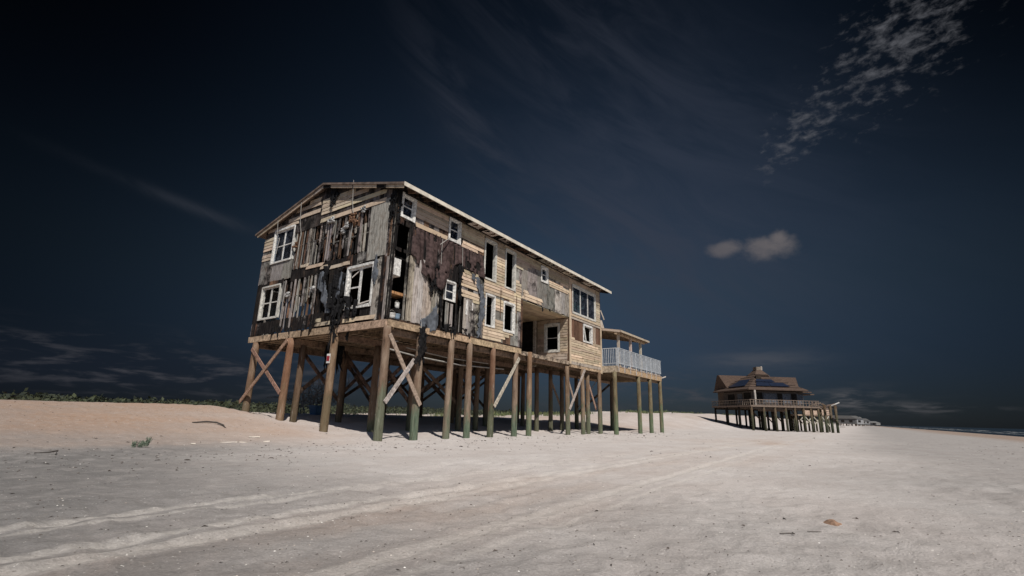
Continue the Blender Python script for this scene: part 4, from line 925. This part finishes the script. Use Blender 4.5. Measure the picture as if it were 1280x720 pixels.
def lump(name,x,y,rx,ry,h,mat,label,cat,rz=0.,seed=0):
    mb=MB(); n,m_=28,9; vs=[(0,0,h)];fs=[]
    for i in range(1,m_+1):
        q=i/m_
        for k_ in range(n):
            t=2*math.pi*k_/n; e=1+.22*float(vnoise(math.cos(t)*1.6+seed,math.sin(t)*1.6)); zz=h*(1-q**1.6)*(1+.3*float(vnoise(math.cos(t)*q*3+seed,math.sin(t)*q*3,4)))-.02*(q>.95)
            vs.append((math.cos(t)*q*rx*e,math.sin(t)*q*ry*e,zz))
    for k_ in range(n): fs.append((0,1+k_,1+(k_+1)%n))
    for i in range(m_-1):
        for k_ in range(n): fs.append((1+i*n+k_,1+(i+1)*n+k_,1+(i+1)*n+(k_+1)%n,1+i*n+(k_+1)%n))
    mb.add(vs,fs); o=mb.build(name,mat,None,True); o.location=(x,y,gpt(x,y)-.005); o.rotation_euler=(0,0,rz); return tag(o,label,cat)
M['rust']=m_simple('rusty_brown_lump',(.21,.125,.08),.9,.45,14.,.8)
lump('sponge',3.78,6.1,.115,.07,.045,'rust','low rust-brown lump lying alone on the grey sand','sponge')
def stick(name,pts,r,label,cat,mat='driftdark',group=None):
    b=Vector((pts[0][0],pts[0][1],gpt(*pts[0][:2]))); mb=MB(); P=[Vector((p[0],p[1],gpt(p[0],p[1])+p[2]))-b for p in pts]
    n=len(P); mb.tube(P,[r*(.6+.4*math.sin(math.pi*(i+.5)/n)) for i in range(n)],6); o=mb.build(name,mat); o.location=b; return tag(o,label,cat,group)
def spt(px,py,z=0.):
    """where the sight line through a spot of the photograph meets the sand (used once, to lay things out)"""
    F=Vector((0,math.cos(TH),math.sin(TH)));U0=Vector((0,-math.sin(TH),math.cos(TH)));R0=Vector((1,0,0))
    Rr=R0*math.cos(ROLL)+U0*math.sin(ROLL);Uu=U0*math.cos(ROLL)-R0*math.sin(ROLL)
    v=Rr*(px-640)-Uu*(py-360)+F*FPX; t=(z-HC)/v.z; return (v.x*t,v.y*t)
x,y=spt(993,671); stick('twig',[(x-.12,y+.05,.01),(x-.04,y,.02),(x,y-.01,.015),(x+.015,y+.06,.02)],.006,'forked dark twig on the sand left of the rust-brown lump','twig')
x,y=spt(1020,667); stick('twig',[(x-.08,y+.02,.01),(x,y,.012),(x+.06,y,.01)],.004,'short straight dark twig just below the rust-brown lump','twig')
x,y=spt(270,519,.85); stick('driftwood_branch',[(x-.75,y-.2,.01),(x-.4,y+.1,.05),(x,y+.15,.07),(x+.35,y,.05),(x+.62,y-.3,.01)],.035,'long curved dark driftwood branch on the orange rise left of the house','driftwood')
x,y=spt(68,548,.35); stick('driftwood_branch',[(x-.28,y-.1,.01),(x-.12,y+.1,.05),(x+.1,y+.05,.05),(x+.25,y-.15,.01)],.018,'small arched dark stick left of the green tuft','driftwood')
# little weedy green tuft
x,y=spt(178,551,.22); p=Vector((x,y,gpt(x,y)-.01)); e=empty('green_tuft',p,.2,'small ragged grey-green weedy clump standing alone on the sand at left','plant')
mb=MB()
for i in range(240):
    c=random.choice([(-.17,0,.06),(-.02,0,.06),(.03,0,.07),(.12,0,.09),(.15,0,.17)]); b=Vector((c[0]+U(-.05,.05),U(-.05,.05),max(.0,c[2]+U(-.06,.06)))); t=b+Vector((U(-.04,.04),U(-.04,.04),U(.03,.08))); s_=U(.006,.014); mb.add([b-Vector((s_,0,0)),b+Vector((s_,0,0)),t+Vector((s_*.4,U(-.01,.01),0)),t-Vector((s_*.4,0,0))],[(0,1,2,3)])
M['tuft']=m_leaf('tuft_leaves',(.05,.07,.045),(.17,.20,.14)); mb.build('leaves','tuft',e)
mb=MB()
for i in range(14): x0=U(-.18,.15); mb.tube([(x0,0,0),(x0+U(-.03,.03),U(-.02,.02),.08),(x0+U(-.04,.06),0,U(.12,.2))],.005,5)
mb.build('stems','twig',e)
M['board']=m_simple('bleached_board',(.62,.56,.48),.8,.2,8.)
def board(px,py,z,l,w,rz,label):
    x,y=spt(px,py,z); mb=MB(); mb.hexa([(-l/2,-w/2,0),(l/2,-w/2*.8,0),(l/2*.96,w/2,0),(-l/2,w/2,0),(-l/2,-w/2,.03),(l/2,-w/2*.8,.035),(l/2*.96,w/2,.035),(-l/2,w/2,.03)]); o=mb.build('board_scrap','board'); o.location=(x,y,gpt(x,y)+.005); o.rotation_euler=(U(-.06,.06),U(-.06,.06),rz); tag(o,label,'board','pale board scraps beside the house')
board(287,540,.38,.62,.14,.1,'longest pale board scrap lying flat on the sand left of the piles')
board(320,532,.55,.35,.12,.5,'pale board scrap just below the leftmost pile')
board(306,537,.45,.28,.1,-.3,'small pale board scrap above the longest one')
board(244,539,.42,.12,.10,.8,'tiny pale square scrap farthest left of the board scraps')
board(400,538.5,.25,.45,.06,-.6,'narrow pale board scrap at the foot of the pile with the red sign')
board(335,541,.35,.2,.1,.3,'short pale board scrap between the longest one and the second pile')
# ------------------------------------------------------------------ light and sky
SUN_AZ=R(160); SUN_EL=R(50)
sd=bpy.data.lights.new('sun','SUN'); sd.energy=4.5; sd.angle=R(.53); sd.color=(1.,.955,.895)
so=bpy.data.objects.new('sun',sd); COL.objects.link(so)
dirv=Vector((math.sin(SUN_AZ)*math.cos(SUN_EL),math.cos(SUN_AZ)*math.cos(SUN_EL),math.sin(SUN_EL)))
so.rotation_euler=dirv.to_track_quat('Z','Y').to_euler(); so.location=dirv*80
w=bpy.data.worlds.new('World'); sc.world=w; w.use_nodes=True; t=NT(w.node_tree)
sky=t.new('ShaderNodeTexSky',sky_type='NISHITA'); sky.sun_disc=False; sky.sun_elevation=SUN_EL; sky.sun_rotation=SUN_AZ; sky.air_density=1.; sky.dust_density=.4; sky.ozone_density=2.5
g=t.new('ShaderNodeTexCoord').outputs['Generated']; sp=t.new('ShaderNodeSeparateXYZ'); t.l.new(g,sp.inputs[0])
az=t.m('MULTIPLY',t.m('ARCTAN2',sp.outputs[0],sp.outputs[1]),57.29578); el=t.m('MULTIPLY',t.m('ARCSINE',sp.outputs[2]),57.29578)
def gauss(a,b,ca,cb,sa,sb,rot=0.):
    c_,s_=math.cos(rot),math.sin(rot)
    x=t.m('SUBTRACT',a,ca); y=t.m('SUBTRACT',b,cb)
    p=t.m('ADD',t.m('MULTIPLY',x,c_/sa),t.m('MULTIPLY',y,s_/sa)); q=t.m('ADD',t.m('MULTIPLY',x,-s_/sb),t.m('MULTIPLY',y,c_/sb))
    return t.m('EXPONENT',t.m('MULTIPLY',t.m('ADD',t.m('MULTIPLY',p,p),t.m('MULTIPLY',q,q)),-1.))
def comb(x,y,z=0.):
    n=t.new('ShaderNodeCombineXYZ'); t.put(n.inputs[0],x); t.put(n.inputs[1],y); t.put(n.inputs[2],z); return n.outputs[0]
def xsc(x,k): return t.m('MULTIPLY',x,k)
# deep polarised blue: lens vignette painted in, darkest away from the view centre
dark=t.m('ADD',.07,t.m('MULTIPLY',gauss(az,el,10.,14.,40.,28.),1.42))
hz=t.rng(el,-1.,20.,.44,1.)
corner=t.m('MULTIPLY',t.m('SUBTRACT',1.,t.m('MULTIPLY',gauss(az,el,56.,36.,17.,14.),.72)),t.m('SUBTRACT',1.,t.m('MULTIPLY',gauss(az,el,-54.,38.,22.,18.),.62)))
dark=t.m('MULTIPLY',dark,corner)
# unseen sky behind the viewer, brightened to fill the shade under the house
dark=t.m('ADD',dark,t.m('MULTIPLY',t.rng(t.m('ABSOLUTE',az),80.,150.),6.5))
K=t.m('MULTIPLY',t.m('MULTIPLY',dark,hz),SKYK if 'SKYK' in globals() else .27)
base=t.mix(1.,sky.outputs[0],t.mix(0.,(1,1,1,1),(1,1,1,1)),'MULTIPLY')
base=t.mix(1.,base,(.74,.81,.82,1),'MULTIPLY')
base=t.mix(t.rng(el,16.,0.),base,t.mix(1.,base,(.80,.93,1.38,1),'MULTIPLY'))
kc=t.new('ShaderNodeCombineColor'); [t.l.new(K,kc.inputs[i]) for i in range(3)]
base=t.mix(1.,base,kc.outputs[0],'MULTIPLY')
# clouds
cs=[]
n_hi=t.noise(comb(xsc(az,.58),xsc(el,1.05),2.),1.,7,.64,.2)
band=t.m('MAXIMUM',gauss(az,el,43.2,33.6,8.5,5.0,.50),t.m('MULTIPLY',gauss(az,el,34.2,29.2,7.0,2.9,.60),.95))
ac=t.m('MULTIPLY',t.rng(t.m('ADD',n_hi,t.m('MULTIPLY',band,.26)),.63,1.02),t.rng(band,.02,.5)); cs.append((ac,(.095,.098,.110)))
n_cu=t.noise(comb(xsc(az,.42),xsc(el,.6),3.),1.,7,.6,.2)
cu=t.m('MAXIMUM',gauss(az,el,24.9,18.3,2.3,1.0),gauss(az,el,29.2,17.9,3.1,1.45))
cu=t.m('MAXIMUM',cu,t.m('MULTIPLY',gauss(az,el,30.2,18.6,1.3,1.1),1.))
cus=t.rng(t.m('ADD',cu,t.m('MULTIPLY',t.m('SUBTRACT',n_cu,.5),1.1)),.22,1.0); cus=t.m('MULTIPLY',cus,t.rng(cu,.0,.3)); cs.append((cus,(.15,.135,.135)))
n_ci=t.noise(comb(t.m('ADD',xsc(az,.10),xsc(el,.10)),t.m('ADD',xsc(el,.16),xsc(az,.05))),1.,6,.6,1.2)
st=t.m('MULTIPLY',gauss(az,el,-33.,18.9,9.,.55,-.17),t.rng(n_ci,.3,.7)); cs.append((t.m('MULTIPLY',st,.45),(.040,.045,.058)))
ve=t.m('MULTIPLY',t.m('MAXIMUM',gauss(az,el,-2,28,16,3.0,-.85),t.m('MAXIMUM',gauss(az,el,14.,20,14,7,-.5),t.m('MULTIPLY',gauss(az,el,10,40,22,8,-.5),.6))),t.rng(n_ci,.34,.70)); cs.append((t.m('MULTIPLY',ve,.5),(.040,.045,.062)))
vb=t.m('MULTIPLY',gauss(az,el,20.,22.,17.,13.,-.5),t.rng(n_ci,.25,.75,.45,1.)); cs.append((t.m('MULTIPLY',vb,.62),(.036,.046,.072)))
n_ho=t.noise(comb(xsc(az,.22),xsc(el,1.15),8.),1.,6,.6,.3)
lowdark=t.m('MULTIPLY',gauss(az,el,-38,3.2,22,3.0),.6); cs.append((lowdark,(.010,.014,.024)))
ho=t.m('MULTIPLY',t.rng(n_ho,.47,.70),t.m('MAXIMUM',gauss(az,el,-33,3.4,22,2.2),t.m('MAXIMUM',gauss(az,el,-47,5.2,5,.6),t.m('MULTIPLY',gauss(az,el,16,2.8,12,1.8),.9)))); cs.append((t.m('MULTIPLY',ho,.75),(.060,.060,.070)))
hr=t.m('MULTIPLY',t.rng(n_ho,.44,.64),t.m('MAXIMUM',gauss(az,el,34.5,2.1,2.6,1.0),t.m('MULTIPLY',gauss(az,el,40,1.6,4,.5),.7))); cs.append((hr,(.085,.085,.092)))
tp_=t.m('MULTIPLY',gauss(az,el,27.,6.3,5,.9),t.rng(n_ho,.3,.6,.3,1.)); cs.append((t.m('MULTIPLY',tp_,.4),(.10,.10,.11)))
cur=base
for f,c in cs: cur=t.mix(f,cur,c4([x/.05 for x in c]))
bg=t.new('ShaderNodeBackground'); bg.inputs[1].default_value=.05; t.l.new(cur,bg.inputs[0])
o=t.new('ShaderNodeOutputWorld'); t.l.new(bg.outputs[0],o.inputs[0])
# ------------------------------------------------------------------ camera
cd=bpy.data.cameras.new('camera'); cd.sensor_width=36; cd.lens=FPX/1280*36; cd.clip_end=20000; cd.clip_start=.05
co=bpy.data.objects.new('camera',cd); COL.objects.link(co); sc.camera=co
F=Vector((0,math.cos(TH),math.sin(TH)));U0=Vector((0,-math.sin(TH),math.cos(TH)));R0=Vector((1,0,0))
Rr=R0*math.cos(ROLL)+U0*math.sin(ROLL);Uu=U0*math.cos(ROLL)-R0*math.sin(ROLL)
co.matrix_world=Matrix(((Rr.x,Uu.x,-F.x,0),(Rr.y,Uu.y,-F.y,0),(Rr.z,Uu.z,-F.z,HC),(0,0,0,1)))
vs_=sc.view_settings; vs_.view_transform='Standard'; vs_.look='None'; vs_.exposure=0; vs_.gamma=1; vs_.use_curve_mapping=False
sc.cycles.max_bounces=6; sc.cycles.diffuse_bounces=5; sc.cycles.glossy_bounces=2; sc.cycles.transparent_max_bounces=12
